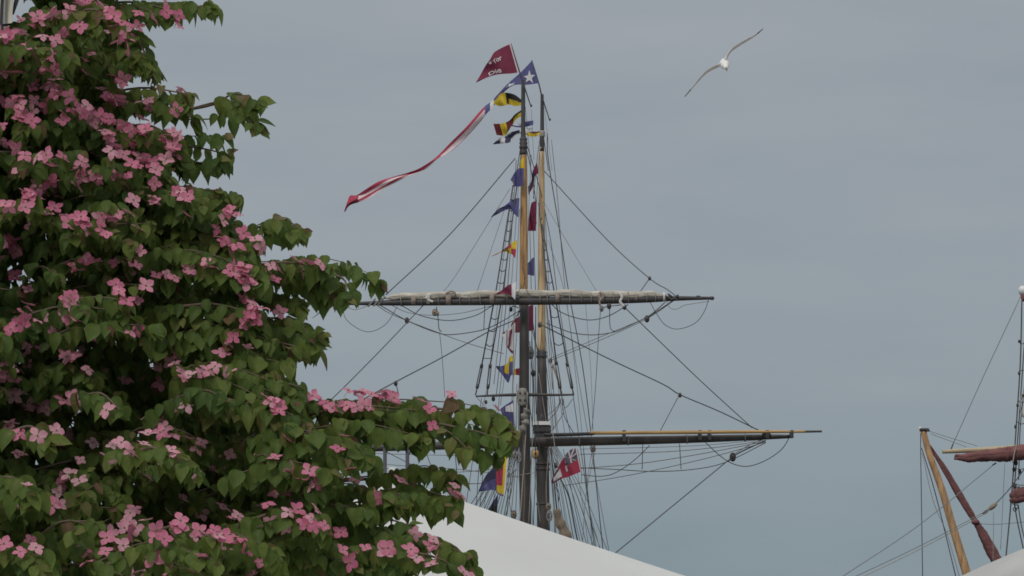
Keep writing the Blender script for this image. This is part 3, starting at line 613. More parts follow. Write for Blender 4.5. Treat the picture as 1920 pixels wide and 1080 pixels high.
flag('signal_flag', 'blue flag with white panel below the crosstrees, partly behind leaves', [(962, 750), (955, 755), (947, 760), (938, 767)], [(966, 806), (960, 800), (950, 790), (941, 776)], NM - .4, lambda u, v, x, y: 'white' if .12 < v < .42 and u < .6 else 'blue', 20, 20, .06)
flag('signal_flag', 'large blue flag with red and yellow hoist, lowest and nearest the tent', [(954, 850), (947, 853), (939, 856), (930, 873), (912, 890), (897, 920)], [(946, 930), (941, 930), (935, 927), (926, 919), (912, 920), (897, 922)], NM - .5,
     lambda u, v, x, y: 'white' if u < .05 else ('yellow' if (u < .11 and v < .75) or (u < .34 and .74 < v < .97) else ('red' if u < .36 and v < .74 else ('navy' if v < .5 else 'blue'))), 30, 24, .09)
flag('dark_flag', 'small dark limp flag just above the tent edge, left of the masts', [(934, 925), (930, 932), (925, 940), (918, 950)], [(932, 968), (928, 966), (923, 962), (915, 955)], NM - .3, lambda u, v, x, y: 'navy' if (v < .5) else 'black', 12, 12, .05)
fo = flag('ensign', 'red ensign with a grey blue canton, flying under the lower yard right of the masts', [(1081, 839), (1072, 842), (1064, 848), (1057, 858), (1051, 868), (1042, 885), (1034, 900)], [(1090, 884), (1081, 888), (1073, 891), (1064, 895), (1055, 897), (1045, 902), (1034, 908)], LY - 1.2,
     lambda u, v, x, y: 'pink' if u < .03 else ('grey' if u < .40 and v < .52 else ('white' if (u > .62 and .25 < v < .82 and u < .93) or (.40 < u < .45 and .42 < v < .7) else ('red' if u < .66 else 'maroon'))), 36, 24, .07, group=None)
decal(fo, 'cross', [([(.03, .20), (.40, .22), (.40, .27), (.03, .25)], [(0, 1, 2, 3)]), ([(.19, .0), (.23, .0), (.24, .5), (.20, .5)], [(0, 1, 2, 3)]), ([(.04, .0), (.08, .0), (.38, .5), (.34, .5)], [(0, 1, 2, 3)]), ([(.36, .0), (.4, .0), (.1, .5), (.06, .5)], [(0, 1, 2, 3)])], 'flag_pink')

# ------------------------------------------------------------------ second boat at the right edge
BY = 104.0
boat = thing('sailing_boat', (at(1935, 900, BY).x, 106, -1.6), 'sailing boat with dark red furled sails and wooden spars, partly cut off by the frame', 'sailing boat')
kb = BY / FPX; bx = boat.location.x
mb = MB(); mb.slot('hull_paint')
for i in range(11):
    t = i / 10; y = 93 + 24 * t; bw = 2.7 * math.sin(math.pi * (.07 + .88 * t)) ** .6; zt = .2 + .8 * (2 * t - 1) ** 2
    for x, z in ((-bw, zt), (-bw * .95, -.8), (-bw * .6, -2.4), (0, -2.9), (bw * .6, -2.4), (bw * .95, -.8), (bw, zt)): mb.v.append(Vector((bx + x, y, z)))
for i in range(10):
    for j in range(6):
        a = i * 7 + j; mb.f.append((a, a + 1, a + 8, a + 7)); mb.m.append(0)
    mb.f.append((i * 7, i * 7 + 7, i * 7 + 13, i * 7 + 6)); mb.m.append(0)
mb.f.append(tuple(range(7))); mb.m.append(0); mb.f.append(tuple(70 + j for j in range(7))[::-1]); mb.m.append(0)
mb.build('hull', boat)
mp_ = at(1940, 400, BY); foot = Vector((mp_.x, BY, -.5)); top = at(1938, 470, BY)
bm_ = MB().tube([foot, (foot + top) / 2, top], [.2, .17, .12], 'boat_wood', 14).build('mast', boat)
mb = MB(); mb.ball(at(1918, 545, BY - .3), (9 * kb, 9 * kb, 9.5 * kb), 'white_paint', 14, 10); mb.build('masthead_ball', bm_)
mb = MB(); p = at(1919, 559, BY - .3); mb.tube([p - Vector((0, 0, .12)), p + Vector((0, 0, .1))], [.06, .12], 'maroon_canvas', 10); mb.tube([p, at(1940, 566, BY)], .05, 'black_spar', 6); mb.build('bracket', bm_)
def bspar(name, pts, Y, rpx, m, parent=None, n=12, nseg=6): return spar(name, pts, Y, rpx, m, parent or boat, n, nseg)
pole = bspar('spar', [(1731, 806), (1742, 850), (1765, 915), (1790, 1000), (1820, 1100), (1850, 1200)], BY - 1, [5.6, 6.2, 6.8, 7.6, 8.6, 9], 'boat_wood')
mb = MB(); p = at(1733, 806, BY - 1); mb.box(p, (.155, .12, .05), 'brown_black_spar'); mb.ball(at(1725, 803, BY - 1), .05, 'white_paint'); mb.ball(at(1740, 807, BY - 1.1), (.07, .07, .05), 'black_spar'); mb.build('spar_cap', pole)
def cloth_roll(name, pts, Y, rpx, m, parent, lump=.05, n=14):
    q = catmull(pts, 10); rq = np.interp(np.linspace(0, 1, len(q)), np.linspace(0, 1, len(rpx)), rpx); kk = Y / FPX
    mb = MB(); mb.tube([at(x, y, Y) for x, y in q], [v * kk * (1 + lump * math.sin(i * .75) + lump * .7 * math.sin(i * 1.9 + 1)) for i, v in enumerate(rq)], m, n)
    for s in (-1, 1):   # loose folds along the roll
        mb.tube([at(x, y, Y - .12) + Vector((.02 * s, 0, .04 * s + .02 * math.sin(i * .5 + s))) for i, (x, y) in enumerate(q)], [v * kk * .62 for v in rq], m, 8)
    return mb.build(name, parent)
cloth_roll('furled_sail', [(1740, 834), (1765, 870), (1800, 930), (1829, 978)], BY - .4, [1.5, 4, 6, 7, 5], 'maroon_canvas', boat)
cloth_roll('furled_sail', [(1829, 978), (1842, 1000), (1860, 1035), (1890, 1090)], BY - .4, [5, 7.5, 10, 11, 11], 'maroon_canvas', boat)
mb = MB(); p = at(1829, 979, BY - .5); mb.ball(p, (.15, .2, .11), 'maroon_canvas'); mb.build('sail_tie', boat)
gaff = bspar('gaff', [(1767, 847), (1820, 844.5), (1880, 841), (1960, 836)], BY - .8, [3.6, 4.4, 5, 5], 'boat_yard_wood')
cloth_roll('furled_sail', [(1790, 857), (1815, 858), (1850, 854), (1886, 852), (1930, 846), (1970, 842)], BY - .9, [4, 9, 11.5, 13.5, 15, 15], 'maroon_canvas', boat)
mb = MB(); kk = BY / FPX
for dx, r_ in ((-5, 13.5), (0, 15), (5, 14.2)):
    p = at(1889 + dx, 851.5, BY - .9); mb.tube([p + Vector((-.05, 0, .01)), p + Vector((.05, 0, -.01))], r_ * kk, 'maroon_canvas', 14)
mb.build('sail_tie', boat)
rope('lashing', [(1905, 838), (1902, 850), (1899, 868)], BY - 1.25, .03, HR, boat)
for name, pts, Y, r_, m in [
  ('stay', [(1914, 556), (1848, 697), (1787, 832)], BY - .6, .016, GR), ('stay', [(1787, 832), (1782, 845)], BY - .6, .03, TR),
  ('shroud', [(1916, 560), (1913, 680), (1904, 820), (1897, 925), (1886, 1045), (1882, 1080)], BY - .6, .030, TR), ('shroud', [(1921, 640), (1914, 740), (1907, 840), (1903, 900), (1900, 925)], BY - .5, .026, TR),
  ('shroud', [(1924, 700), (1913, 800), (1910, 900)], BY - .5, .022, TR),
  ('halyard', [(1741, 808), (1785, 822), (1832, 836)], BY - .8, .012, GR), ('halyard', [(1744, 813), (1790, 830), (1812, 838)], BY - .8, .012, GR),
  ('guy', [(1726, 812), (1727, 900), (1730, 1090)], BY - 1, .020, TR), ('guy', [(1728, 840), (1755, 930), (1793, 1085)], BY - 1, .022, TR), ('guy', [(1729, 850), (1750, 940), (1775, 1000), (1800, 1085)], BY - 1, .012, GR),
  ('sheet', [(1861, 873), (1720, 987), (1575, 1084)], (BY - 1, BY - 9), .017, GR), ('sheet', [(1861, 872), (1868, 868)], BY - 1, .035, TR),
  ('sheet', [(1926, 872), (1890, 920), (1861, 950)], BY - 1.2, .022, TR), ('sheet', [(1858, 952), (1840, 963), (1720, 1026), (1595, 1085)], (BY - 1.2, BY - 9), .016, GR), ('sheet', [(1858, 953), (1838, 968), (1720, 1032), (1610, 1085)], (BY - 1.2, BY - 9), .016, HR),
  ('line', [(1884, 868), (1880, 950), (1876, 1030)], BY - 1, .011, GR), ('line', [(1863, 960), (1862, 1060)], BY - 1.2, .013, HR), ('line', [(1838, 982), (1870, 983), (1930, 978)], BY - .6, .012, GR),
  ('line', [(1905, 868), (1908, 880), (1930, 876)], BY - .8, .014, TR), ('line', [(1902, 944), (1908, 980), (1919, 1030)], BY - .6, .028, TR), ('line', [(1909, 946), (1915, 985), (1926, 1030)], BY - .6, .024, TR)]:
    rope(name, pts, Y, r_, m, boat)
for x, y, s in ((1911, 700, .05), (1908, 760, .05), (1905, 868, .07), (1901, 880, .06), (1912, 884, .06), (1904, 800, .05), (1911, 640, .045), (1903, 912, .07), (1910, 916, .06)):
    MB().ball(at(x, y, BY - .6), (s, s, s * 1.5), 'black_spar', 8, 6).build('deadeye', boat)
for x, y in ((1901, 942), (1906, 950), (1903, 955)):
    mb = MB(); c0 = at(x, y, BY - .6); mb.tube([c0 + Vector((.06 * math.cos(t), 0, .07 * math.sin(t))) for t in np.linspace(0, 2 * math.pi, 12)], .018, 'black_spar', 5); mb.build('shackle', boat)
mb = MB(); a = at(1861, 950, BY - 1.2); b = at(1848, 960, BY - 1.2); d_ = (b - a).normalized().to_track_quat('Z', 'Y').to_matrix()
mb.ball(a, (.11, .09, .2), 'block_wood', 10, 8, d_); mb.ball(b, (.07, .06, .14), 'black_spar', 10, 8, d_); mb.build('block', boat)
q = catmull([(1893, 926), (1905, 924), (1925, 920), (1950, 918)], 8)
mb = MB(); mb.tube([at(x, y + 4, BY - .7) for x, y in q], [(.06 + .16 * min(1, i / 8)) * (1 + .1 * math.sin(i)) for i in range(len(q))], 'maroon_canvas', 12); mb.tube([at(x, y + 13 - i * .1, BY - .72) for i, (x, y) in enumerate(q)], [.05 + .12 * min(1, i / 8) for i in range(len(q))], 'maroon_canvas', 10); mb.build('sail_bundle', boat)
for y0 in (640, 690, 750, 790, 905): rope('ratline', [(float(np.interp(y0, [560, 680, 820, 925], [1916, 1913, 1904, 1897])), y0), (1914, y0 + 5), (1926, y0 + 2)], BY - .55, .018, TR, boat)
mb = MB()
for i in range(3): mb.tube([at(1919, 760, BY - .7 - .05 * i) + Vector((.11 * math.cos(t), 0, (.36 + .03 * i) * math.sin(t))) for t in np.linspace(0, 2 * math.pi, 18)], .03, HR, 5)
mb.build('rope_coil', boat)

# ------------------------------------------------------------------ tents
def tent(name, label, ax, ay, Y, mcan, half, eave, sag, conv=0.):
    apex = at(ax, ay, Y); t = thing(name, (apex.x, Y, 0), label, 'tent')
    n = 22; mb = MB(); mi = mb.slot(mcan)
    dirs = [Vector((1, 0, 0)), Vector((0, 1, 0)), Vector((-1, 0, 0)), Vector((0, -1, 0))]
    h = apex.z - eave
    def pt(a, b, s, u):
        e = a * (1 - u) + b * u
        drop = s + (-sag * 4 * s * (1 - s) * -1 * .5 if sag else 0) - conv * s * (1 - s)
        z = apex.z - h * min(1, drop)
        panel = -.05 * math.sin(math.pi * u) * math.sin(math.pi * s)
        return Vector((apex.x, Y, z + panel)) + Vector((e.x, e.y, 0)) * half * s
    for f in range(4):
        b0 = len(mb.v)
        for i in range(n + 1):
            for j in range(n + 1): mb.v.append(pt(dirs[f], dirs[(f + 1) % 4], max(i / n, .004), j / n))
        for i in range(n):
            for j in range(n):
                a = b0 + i * (n + 1) + j; mb.f.append((a, a + n + 1, a + n + 2, a + 1)); mb.m.append(mi)
    can = mb.build('canopy', t)
    mb = MB()
    for f in range(4):
        a, b = dirs[f] * half, dirs[(f + 1) % 4] * half; b0 = len(mb.v); mi = mb.slot(mcan)
        for i in range(25):
            p = Vector((apex.x, Y, 0)) + a * (1 - i / 24) + b * (i / 24)
            mb.v.append(p + Vector((0, 0, eave - .012))); mb.v.append(p + Vector((0, 0, eave - .24 - .06 * abs(math.sin(i * math.pi / 4)))))
        for i in range(24): q = b0 + 2 * i; mb.f.append((q, q + 2, q + 3, q + 1)); mb.m.append(mi)
    mb.build('valance', can)
    for d in dirs:
        p = Vector((apex.x, Y, 0)) + d * half * .985
        MB().tube([p, p + Vector((0, 0, eave - .03))], .045, 'tent_pole', 10).build('pole', t)
    MB().tube([apex - Vector((0, 0, .1)), apex + Vector((0, 0, .10))], [.07, .04], mcan, 10).build('peak_cap', t)
    return t
tent('event_tent', 'white peaked event tent with a smooth sloping roof, below the ship and beside the blossoms', 736, 893, 32, 'tent_white', 4.28, 2.62, .035)
tent('grey_tent', 'grey tent roof with a rounded slope, below the boat in the lower right corner', 2130, 958, 30, 'tent_grey', 2.55, 2.5, -.0, .35)

# dark posts seen through the branches
for i, (x, lab) in enumerate(((722, 'dark upright post behind the branches, the left one of two, nearer the blossoms'), (764, 'dark upright post behind the branches, the right one of two, nearer the ship'))):
    p = at(x, 832, 41); k = 41 / FPX
    t = thing('mooring_post', (p.x, 41, 0), lab, 'post', 'dark posts behind the branches')
    MB().tube([Vector((p.x, 41, 0)), p], 3.6 * k, 'post_dark', 12).build('post_shaft', t)
    MB().tube([p, p + Vector((0, 0, .05)), p + Vector((0, 0, .1))], [4.4 * k, 4.4 * k, 1.5 * k], 'post_dark', 12).build('post_cap', t)

# pale post in the upper left corner
PY = 13.5; k = PY / FPX; p = at(-14, 0, PY)
post = thing('pale_post', (p.x, PY, 0), 'pale grey post with a dark wavy cable, behind the top of the flowering tree', 'post')
mb = MB(); H = 5.6
mb.box(Vector((p.x, PY, H / 2)), (28 * k, 28 * k, H / 2), 'post_grey'); mb.build('post_shaft', post, False)
cx = at(20, 20, PY).x
MB().tube([Vector((cx, PY - .03, 0)), Vector((cx, PY - .03, H * .5)), Vector((cx, PY - .03, H))], 5.8 * k, 'post_cream', 12).build('conduit', post)
cb = [Vector((at(10.5, 20, PY).x + .006 * math.sin(z * 23) + .004 * math.sin(z * 61), PY - 28 * k - .015, z)) for z in np.linspace(0, H, 120)]
MB().tube(cb, .0075, 'cable_black', 6).build('cable', post)
mb = MB(); a = at(29, 8, PY); mb.tube([a + Vector((-.01, 0, -.05)), a + Vector((.0, 0, 0)), a + Vector((.03, 0, .12)), a + Vector((-.02, 0, .2))], [.004, .010, .016, .012], 'cable_black', 8); mb.build('bracket', post)

# ------------------------------------------------------------------ gull
GY = 39.0; k = GY / FPX
gp = at(1357, 117, GY); mb = MB()
head = at(1361.5, 127.5, GY - .17); tail = at(1355, 112, GY + .24)
ax = (head - tail).normalized()
cs = [(-.02, .004), (.05, .028), (.14, .05), (.24, .070), (.34, .073), (.42, .062), (.47, .042), (.50, .038), (.53, .037), (.56, .026), (.575, .010)]
L = (head - tail).length / .575
P = [tail + ax * (s * L) for s, _ in cs]
b0 = len(mb.f); mb.tube(P, [r_ * L * 1.12 for _, r_ in cs], 'bird_white', 14)
mb.tube([head, head + ax * .03 + Vector((.004, 0, -.012)), head + ax * .055 + Vector((.006, 0, -.032))], [.012, .010, .003], 'bird_beak', 8)
for s in (-1, 1): mb.ball(head - ax * .03 + Vector((.024 * s, -.005, .012)), .006, 'bird_dark', 6, 5)
tl = tail; mb.tube([tl + ax * .10, tl + ax * .04, tl], [.03, .028, .022], 'bird_white', 10, flat=.15)
def wing(pts, chords):
    q = catmull(pts, 5); n = len(q); mi = [mb.slot('bird_white'), mb.slot('bird_grey'), mb.slot('bird_dark')]; b0 = len(mb.v); m = 9
    for i, (x, y) in enumerate(q):
        t = i / (n - 1); c = float(np.interp(t, np.linspace(0, 1, len(chords)), chords)); o = at(x, y, GY - .02)
        nx, ny = q[min(i + 1, n - 1)][0] - q[max(i - 1, 0)][0], q[min(i + 1, n - 1)][1] - q[max(i - 1, 0)][1]
        ll = math.hypot(nx, ny); up = Vector((ny / ll, 0, nx / ll)) * (1 if nx > 0 else -1)
        if up.z < 0: up = -up
        th = .012 * (1 - .7 * t) + .002
        for j in range(m):
            a = 2 * math.pi * j / m; fy = math.cos(a); fz = math.sin(a)
            yy = -fy * c * .5 + c * .25 + .05 * math.sin(t * 2.6)
            mb.v.append(o + Vector((0, yy, 0)) + up * (fz * th - .075 * yy))
    for i in range(n - 1):
        t = i / (n - 1)
        for j in range(m):
            a = b0 + i * m + j; b = b0 + i * m + (j + 1) % m
            mb.f.append((a, b, b + m, a + m)); mb.m.append(mi[0] if t < .14 else (mi[2] if t > .84 else mi[1]))
    mb.f.append(tuple(b0 + (n - 1) * m + j for j in range(m))); mb.m.append(mi[2])
wing([(1356, 118), (1347, 121), (1336, 125), (1326, 131), (1318, 138), (1306, 152), (1295, 166), (1284, 180)], [.14, .16, .165, .16, .13, .09, .02])
wing([(1357, 115), (1362, 106), (1369, 94), (1377, 86.5), (1392, 77), (1408, 68), (1420, 61), (1431, 52.5)], [.14, .16, .165, .16, .13, .09, .02])
tag(mb.build('gull', loc=gp), 'white and grey gull gliding with wings spread, alone in the open sky', 'gull')

# ------------------------------------------------------------------ flowering dogwood
TY0 = 10.0
axp = at(-100, 540, TY0); AX = axp.x
tree = thing('flowering_tree', (AX, TY0, 0), 'pink flowering dogwood tree with drooping green leaves, filling the left of the picture', 'tree')
# silhouette radius by height
ed = [(-500, 170), (-250, 300), (-100, 345), (0, 350), (100, 355), (200, 370), (300, 405), (350, 470), (420, 545), (500, 590), (600, 600), (690, 640), (740, 705), (800, 770), (900, 790), (1000, 840), (1080, 880), (1300, 900), (1500, 820), (1700, 560)]
zz = np.array([at(0, py, TY0).z for py, _ in ed])[::-1]; RR = np.array([r_ * TY0 / FPX for _, r_ in ed])[::-1]
def radius(z): return float(np.interp(z, zz, RR))

def leaf_template(curl, fold, asym):
    ys = [0, .05, .17, .36, .58, .78, .91, 1.0]; ws = [.02, .15, .285, .345, .30, .165, .06, .0]
    V, F, rib = [], [], []
    for i, (y, w_) in enumerate(zip(ys, ws)):
        zc = -curl * y * y
        for s in (-1, -.5, 0, .5, 1):
            V.append((s * w_ * (1 + asym * s), y - .055 * abs(s) * (1 - y), zc + fold * abs(s) * w_ - .03 * (abs(s) == .5))); rib.append(1. if s == 0 else 0.)
    for i in range(7):
        for j in range(4):
            a = i * 5 + j; F.append((a, a + 1, a + 6, a + 5))
    return np.array(V), F, np.array(rib)
LT = [leaf_template(.18, .22, .05), leaf_template(.38, .3, -.1), leaf_template(.05, .12, .08), leaf_template(.28, .6, 0), leaf_template(-.1, .3, -.05), leaf_template(.6, .4, .1)]
leaves = []     # origin, dir, normal, length, tint
twigs = MB()
tips = []
def nrm(v): return v / (np.linalg.norm(v) + 1e-9)
def add_leaf(o, D, side, drop, L, tint):
    h = nrm(np.array([D[0], D[1], 0.])); lat = np.array([-h[1], h[0], 0])
    d = nrm(h * rng.uniform(.05, .5) + lat * side * rng.uniform(.15, .75) + np.array([0, 0, -1]) * drop + rng.normal(0, .2, 3))
    n = h * rng.uniform(.1, .6) + np.array([.12, -.85, .75]) + lat * side * .25 + rng.normal(0, .36, 3)
    n = nrm(n - d * n.dot(d))
    leaves.append((o, d, n, L, tint))
def spray(pts, node=.035, skip=0., size=1.0, tintb=0., rtw=.0032, sparse=0.):
    """one twig: 3-D polyline; opposite pairs of hanging leaves along it, a tuft at the tip"""
    P = [np.array(p, float) for p in catmull([tuple(p) for p in pts], 5)]
    wx, wy = proj(np.array(P))
    if np.any((wx > -100) & (wx < 46) & (wy > -90) & (wy < 44)): return
    twigs.tube([Vector(p) for p in P], [rtw * (1.5 - 1.0 * i / (len(P) - 1)) for i in range(len(P))], 'twig', 5, False)
    seg = np.linalg.norm(np.diff(np.array(P), axis=0), axis=1); cum = np.r_[0, np.cumsum(seg)]; Lt = cum[-1]; A = np.array(P)
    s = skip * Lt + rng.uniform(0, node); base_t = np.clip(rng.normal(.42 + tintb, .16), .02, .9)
    while s < Lt:
        p = np.array([np.interp(s, cum, A[:, q]) for q in range(3)]); p2 = np.array([np.interp(min(s + .02, Lt), cum, A[:, q]) for q in range(3)])
        D = nrm(p2 - p + 1e-6)
        for side in (-1, 1):
            if rng.random() < sparse: continue
            h = nrm(np.array([D[0], D[1], 0])); lat = np.array([-h[1], h[0], 0])
            o = p + lat * side * rng.uniform(.006, .03) + np.array([0, 0, rng.uniform(-.012, .012)])
            t_ = np.clip(base_t + rng.normal(0, .14), 0, .9)
            if rng.random() < .035: t_ = rng.uniform(.93, 1)
            add_leaf(o, D, side, rng.uniform(.55, 1.5), size * rng.choice([rng.uniform(.032, .05), rng.uniform(.046, .066)], p=[.3, .7]), t_)
        s += node * rng.uniform(.75, 1.3)
    D = nrm(A[-1] - A[-3])
    for i in range(4): add_leaf(A[-1] + rng.normal(0, .008, 3), D, rng.choice([-1, 1]), rng.uniform(.3, 1.2), size * rng.uniform(.04, .062), np.clip(base_t + rng.normal(.05, .15), 0, .9))
    for i in range(1): add_leaf(A[-1] + D * .015, D, rng.choice([-1, 1]), rng.uniform(-.2, .8), size * rng.uniform(.02, .04), rng.uniform(.85, 1))
    tips.append(A[-1])

limbs = MB()
def taper(pts, r0, r1, n=8):
    wx, wy = proj(np.array(catmull(pts, 5)))
    if np.any((wx > -60) & (wx < 60) & (wy > -60) & (wy < 56)): return
    q = catmull(pts, 5); limbs.tube(q, [r0 + (r1 - r0) * i / (len(q) - 1) for i in range(len(q))], 'bark', n)
# main limbs
zs = np.linspace(1.3, 4.5, 30)
for i, z in enumerate(zs):
    th = i * 2.399 + rng.uniform(-.3, .3); r_ = radius(z + .25) * .8
    taper([(AX + .03 * math.cos(th), TY0 + .03 * math.sin(th), z - .15), (AX + r_ * .5 * math.cos(th), TY0 + r_ * .5 * math.sin(th), z + .12), (AX + r_ * math.cos(th), TY0 + r_ * math.sin(th), z + .25)], .022, .006)

def crown_point(th, z, f): r_ = radius(z) * f; return np.array([AX + r_ * math.cos(th), TY0 + r_ * math.sin(th), z])
# bulk of the crown: tiers of sprays, denser to the front and right
n_made = 0
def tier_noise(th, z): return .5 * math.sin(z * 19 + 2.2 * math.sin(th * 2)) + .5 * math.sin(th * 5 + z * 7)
while n_made < 2050:
    z = rng.uniform(1.35, 4.75); th = rng.uniform(-math.pi, math.pi)
    front = math.sin(th) < .35 or math.cos(th) > .5
    if not front and rng.random() < .55: continue
    if rng.random() > radius(z) / 1.7 + .15: continue
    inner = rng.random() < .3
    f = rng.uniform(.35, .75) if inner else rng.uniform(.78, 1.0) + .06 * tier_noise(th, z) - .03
    tip = crown_point(th, z, f)
    x, y = proj(tip)
    # the deep shaded hollow low on the viewer's side
    if -120 < x < 480 and 620 < y < 965 and math.sin(th) < 0:
        hollow = math.sin(math.pi * min(1, max(0, (y - 620) / 345))) * min(1, (480 - x) / 120)
        f *= 1 - .52 * hollow * rng.uniform(.6, 1.15); tip = crown_point(th, z, f)
        if rng.random() < .45 * hollow: continue
    th2 = th + rng.normal(0, .35); D = np.array([math.cos(th2), math.sin(th2), 0.])
    Ls = rng.uniform(.26, .48)
    a = tip - D * Ls + np.array([0, 0, rng.uniform(-.10, .02)]); b = tip - D * Ls * .45 + np.array([0, 0, rng.uniform(.0, .05)])
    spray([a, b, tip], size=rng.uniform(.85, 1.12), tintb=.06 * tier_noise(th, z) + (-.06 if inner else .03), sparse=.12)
    if rng.random() < .7:       # side twig
        sd_ = rng.choice([-1, 1]); lat = np.array([-D[1], D[0], 0]) * sd_
        spray([b, b + D * .09 + lat * .07, b + D * .17 + lat * rng.uniform(.12, .18) + np.array([0, 0, rng.uniform(-.05, .03)])], tintb=.02, sparse=.1)
    n_made += 1

# branches reaching out of the crown on the side toward the ship
reach = [  # pixel polyline, distance, copies, bare share
  ([(190, 30), (300, 6), (392, 14)], 9.9, 2, .25), ([(180, 10), (250, 4), (325, 20)], 9.8, 3, 0), ([(200, 40), (250, 60), (285, 130)], 9.8, 2, .2), ([(170, 95), (230, 105), (285, 122)], 9.8, 2, .2),
  ([(150, 190), (260, 165), (352, 176)], 9.8, 3, .2), ([(150, 215), (260, 190), (345, 200)], 9.7, 1, .2), ([(340, 208), (400, 196), (440, 176), (482, 190)], 9.9, 2, .42), ([(350, 207), (420, 190), (470, 200)], 9.85, 1, .5),
  ([(220, 240), (280, 235), (330, 262)], 9.7, 2, 0), ([(240, 300), (340, 275), (425, 288)], 9.8, 2, .3), ([(340, 296), (385, 308), (410, 300)], 9.75, 1, .2), ([(200, 330), (280, 300), (335, 300)], 9.7, 2, 0),
  ([(240, 350), (300, 355), (360, 372)], 9.5, 4, 0), ([(250, 420), (340, 415), (430, 425)], 9.5, 5, 0), ([(280, 470), (380, 455), (470, 475)], 9.4, 5, 0), ([(300, 520), (400, 510), (490, 525)], 9.4, 5, 0), ([(300, 580), (400, 570), (480, 590)], 9.35, 5, 0),
  ([(300, 640), (400, 630), (500, 660)], 9.3, 5, 0), ([(340, 700), (430, 690), (520, 720)], 9.2, 4, 0), ([(410, 770), (490, 755), (570, 790)], 9.1, 4, 0), ([(440, 900), (540, 880), (620, 905)], 9.0, 4, 0), ([(480, 950), (580, 940), (690, 960)], 9.0, 4, 0), ([(460, 1030), (560, 1010), (660, 1030)], 8.9, 4, 0),
  ([(200, 130), (240, 100), (270, 120)], 9.7, 3, 0), ([(120, 250), (200, 240), (260, 265)], 9.6, 4, 0), ([(140, 320), (220, 310), (300, 330)], 9.6, 4, 0), ([(280, 400), (360, 375), (430, 388)], 9.6, 4, .1), ([(380, 430), (440, 430), (480, 455)], 9.6, 2, .1), ([(440, 440), (492, 424), (530, 410), (566, 432)], 9.8, 2, .42), ([(440, 442), (500, 432), (545, 440)], 9.75, 1, .5),
  ([(360, 520), (460, 500), (540, 492), (610, 505)], 9.5, 3, .1), ([(430, 525), (560, 500), (640, 500), (712, 530)], 9.55, 2, .3), ([(430, 535), (540, 515), (632, 545)], 9.5, 3, .1), ([(560, 505), (640, 520), (650, 555)], 9.5, 1, .3),
  ([(400, 560), (480, 545), (560, 565)], 9.5, 2, 0), ([(400, 620), (520, 596), (590, 628)], 9.5, 2, .25), ([(420, 640), (520, 625), (590, 660)], 9.45, 2, .2), ([(400, 690), (480, 640), (560, 650)], 9.4, 2, 0),
  ([(360, 740), (460, 700), (560, 725)], 9.2, 3, 0), ([(420, 790), (560, 755), (680, 760), (790, 770)], 9.2, 4, .1), ([(560, 780), (700, 760), (820, 766), (900, 778), (958, 808)], 9.25, 3, .15), ([(620, 800), (760, 788), (880, 806), (948, 826)], 9.2, 3, .1),
  ([(560, 810), (680, 790), (800, 815)], 9.15, 3, 0), ([(700, 790), (820, 800), (878, 842)], 9.2, 1, .2), ([(600, 830), (660, 825), (690, 860)], 9.1, 2, 0), ([(480, 830), (560, 810), (640, 830)], 9.0, 3, 0),
  ([(600, 905), (720, 895), (800, 880), (845, 900)], 9.15, 2, .35), ([(640, 940), (760, 915), (850, 935)], 9.1, 3, .3), ([(560, 930), (660, 915), (740, 945)], 9.0, 3, 0), ([(700, 925), (790, 930), (830, 945)], 9.1, 2, .1),
  ([(560, 985), (680, 965), (770, 985)], 8.95, 3, 0), ([(620, 1010), (740, 995), (845, 1020), (880, 1060)], 8.95, 2, .25), ([(540, 1050), (680, 1030), (800, 1050)], 8.9, 3, 0), ([(700, 1040), (800, 1040), (885, 1082)], 8.9, 2, 0), ([(420, 1000), (520, 960), (600, 970)], 8.8, 3, 0),
  ([(-40, 905), (20, 895), (62, 925)], 8.55, 3, 0), ([(-40, 1040), (30, 1035), (95, 1062)], 8.5, 3, 0), ([(200, 1060), (300, 1025), (400, 1050)], 8.5, 3, 0), ([(330, 1030), (430, 1010), (520, 1050)], 8.55, 3, 0), ([(280, 1000), (340, 985), (400, 1010)], 8.5, 1, 0),
  ([(220, 860), (290, 840), (350, 870)], 8.7, 2, 0), ([(20, 810), (60, 800), (90, 830)], 8.7, 1, 0), ([(150, 745), (190, 738), (225, 770)], 8.8, 1, 0), ([(-20, 75), (60, 84), (110, 88)], 9.3, 3, 0), ([(60, 40), (120, 30), (180, 50)], 9.4, 3, 0), ([(130, 25), (175, 18), (215, 30)], 9.4, 2, 0)]
for pl, Y, cnt, skip in reach:
    for cpy in range(cnt):
        jx, jy = rng.normal(-8, 12) if cpy else 0, rng.normal(4, 13) if cpy else 0; Yc = Y + rng.uniform(-.10, .10)
        m_ = len(pl) - 1
        spray([at(x + jx, y + jy * (.5 + i / m_), Yc + .18 * (1 - i / m_)) for i, (x, y) in enumerate(pl)], node=.034, skip=skip, tintb=.06, size=rng.uniform(.95, 1.2), sparse=.16, rtw=.004 if cpy == 0 else .002)

# trunk
mb = MB(); q = catmull([(AX + .05, TY0, -.05), (AX - .03, TY0 + .02, .8), (AX + .03, TY0, 1.8), (AX, TY0 + .03, 3.2), (AX + .02, TY0, 4.6)], 6)
mb.tube(q, [.13 - .115 * i / (len(q) - 1) + (.05 if i == 0 else 0) for i in range(len(q))], 'bark', 14); trunk = mb.build('trunk', tree)
limbs.build('limbs', tree); twigs.build('twigs', tree)
# the top left stays open towards the pale post
lx, ly = proj(np.array([l[0] + l[1] * l[3] * .5 for l in leaves]))
leaves = [l for l, x, y in zip(leaves, lx, ly) if not (-90 < x < 44 and -60 < y < 50) and not (x > 425 and y < 130)]
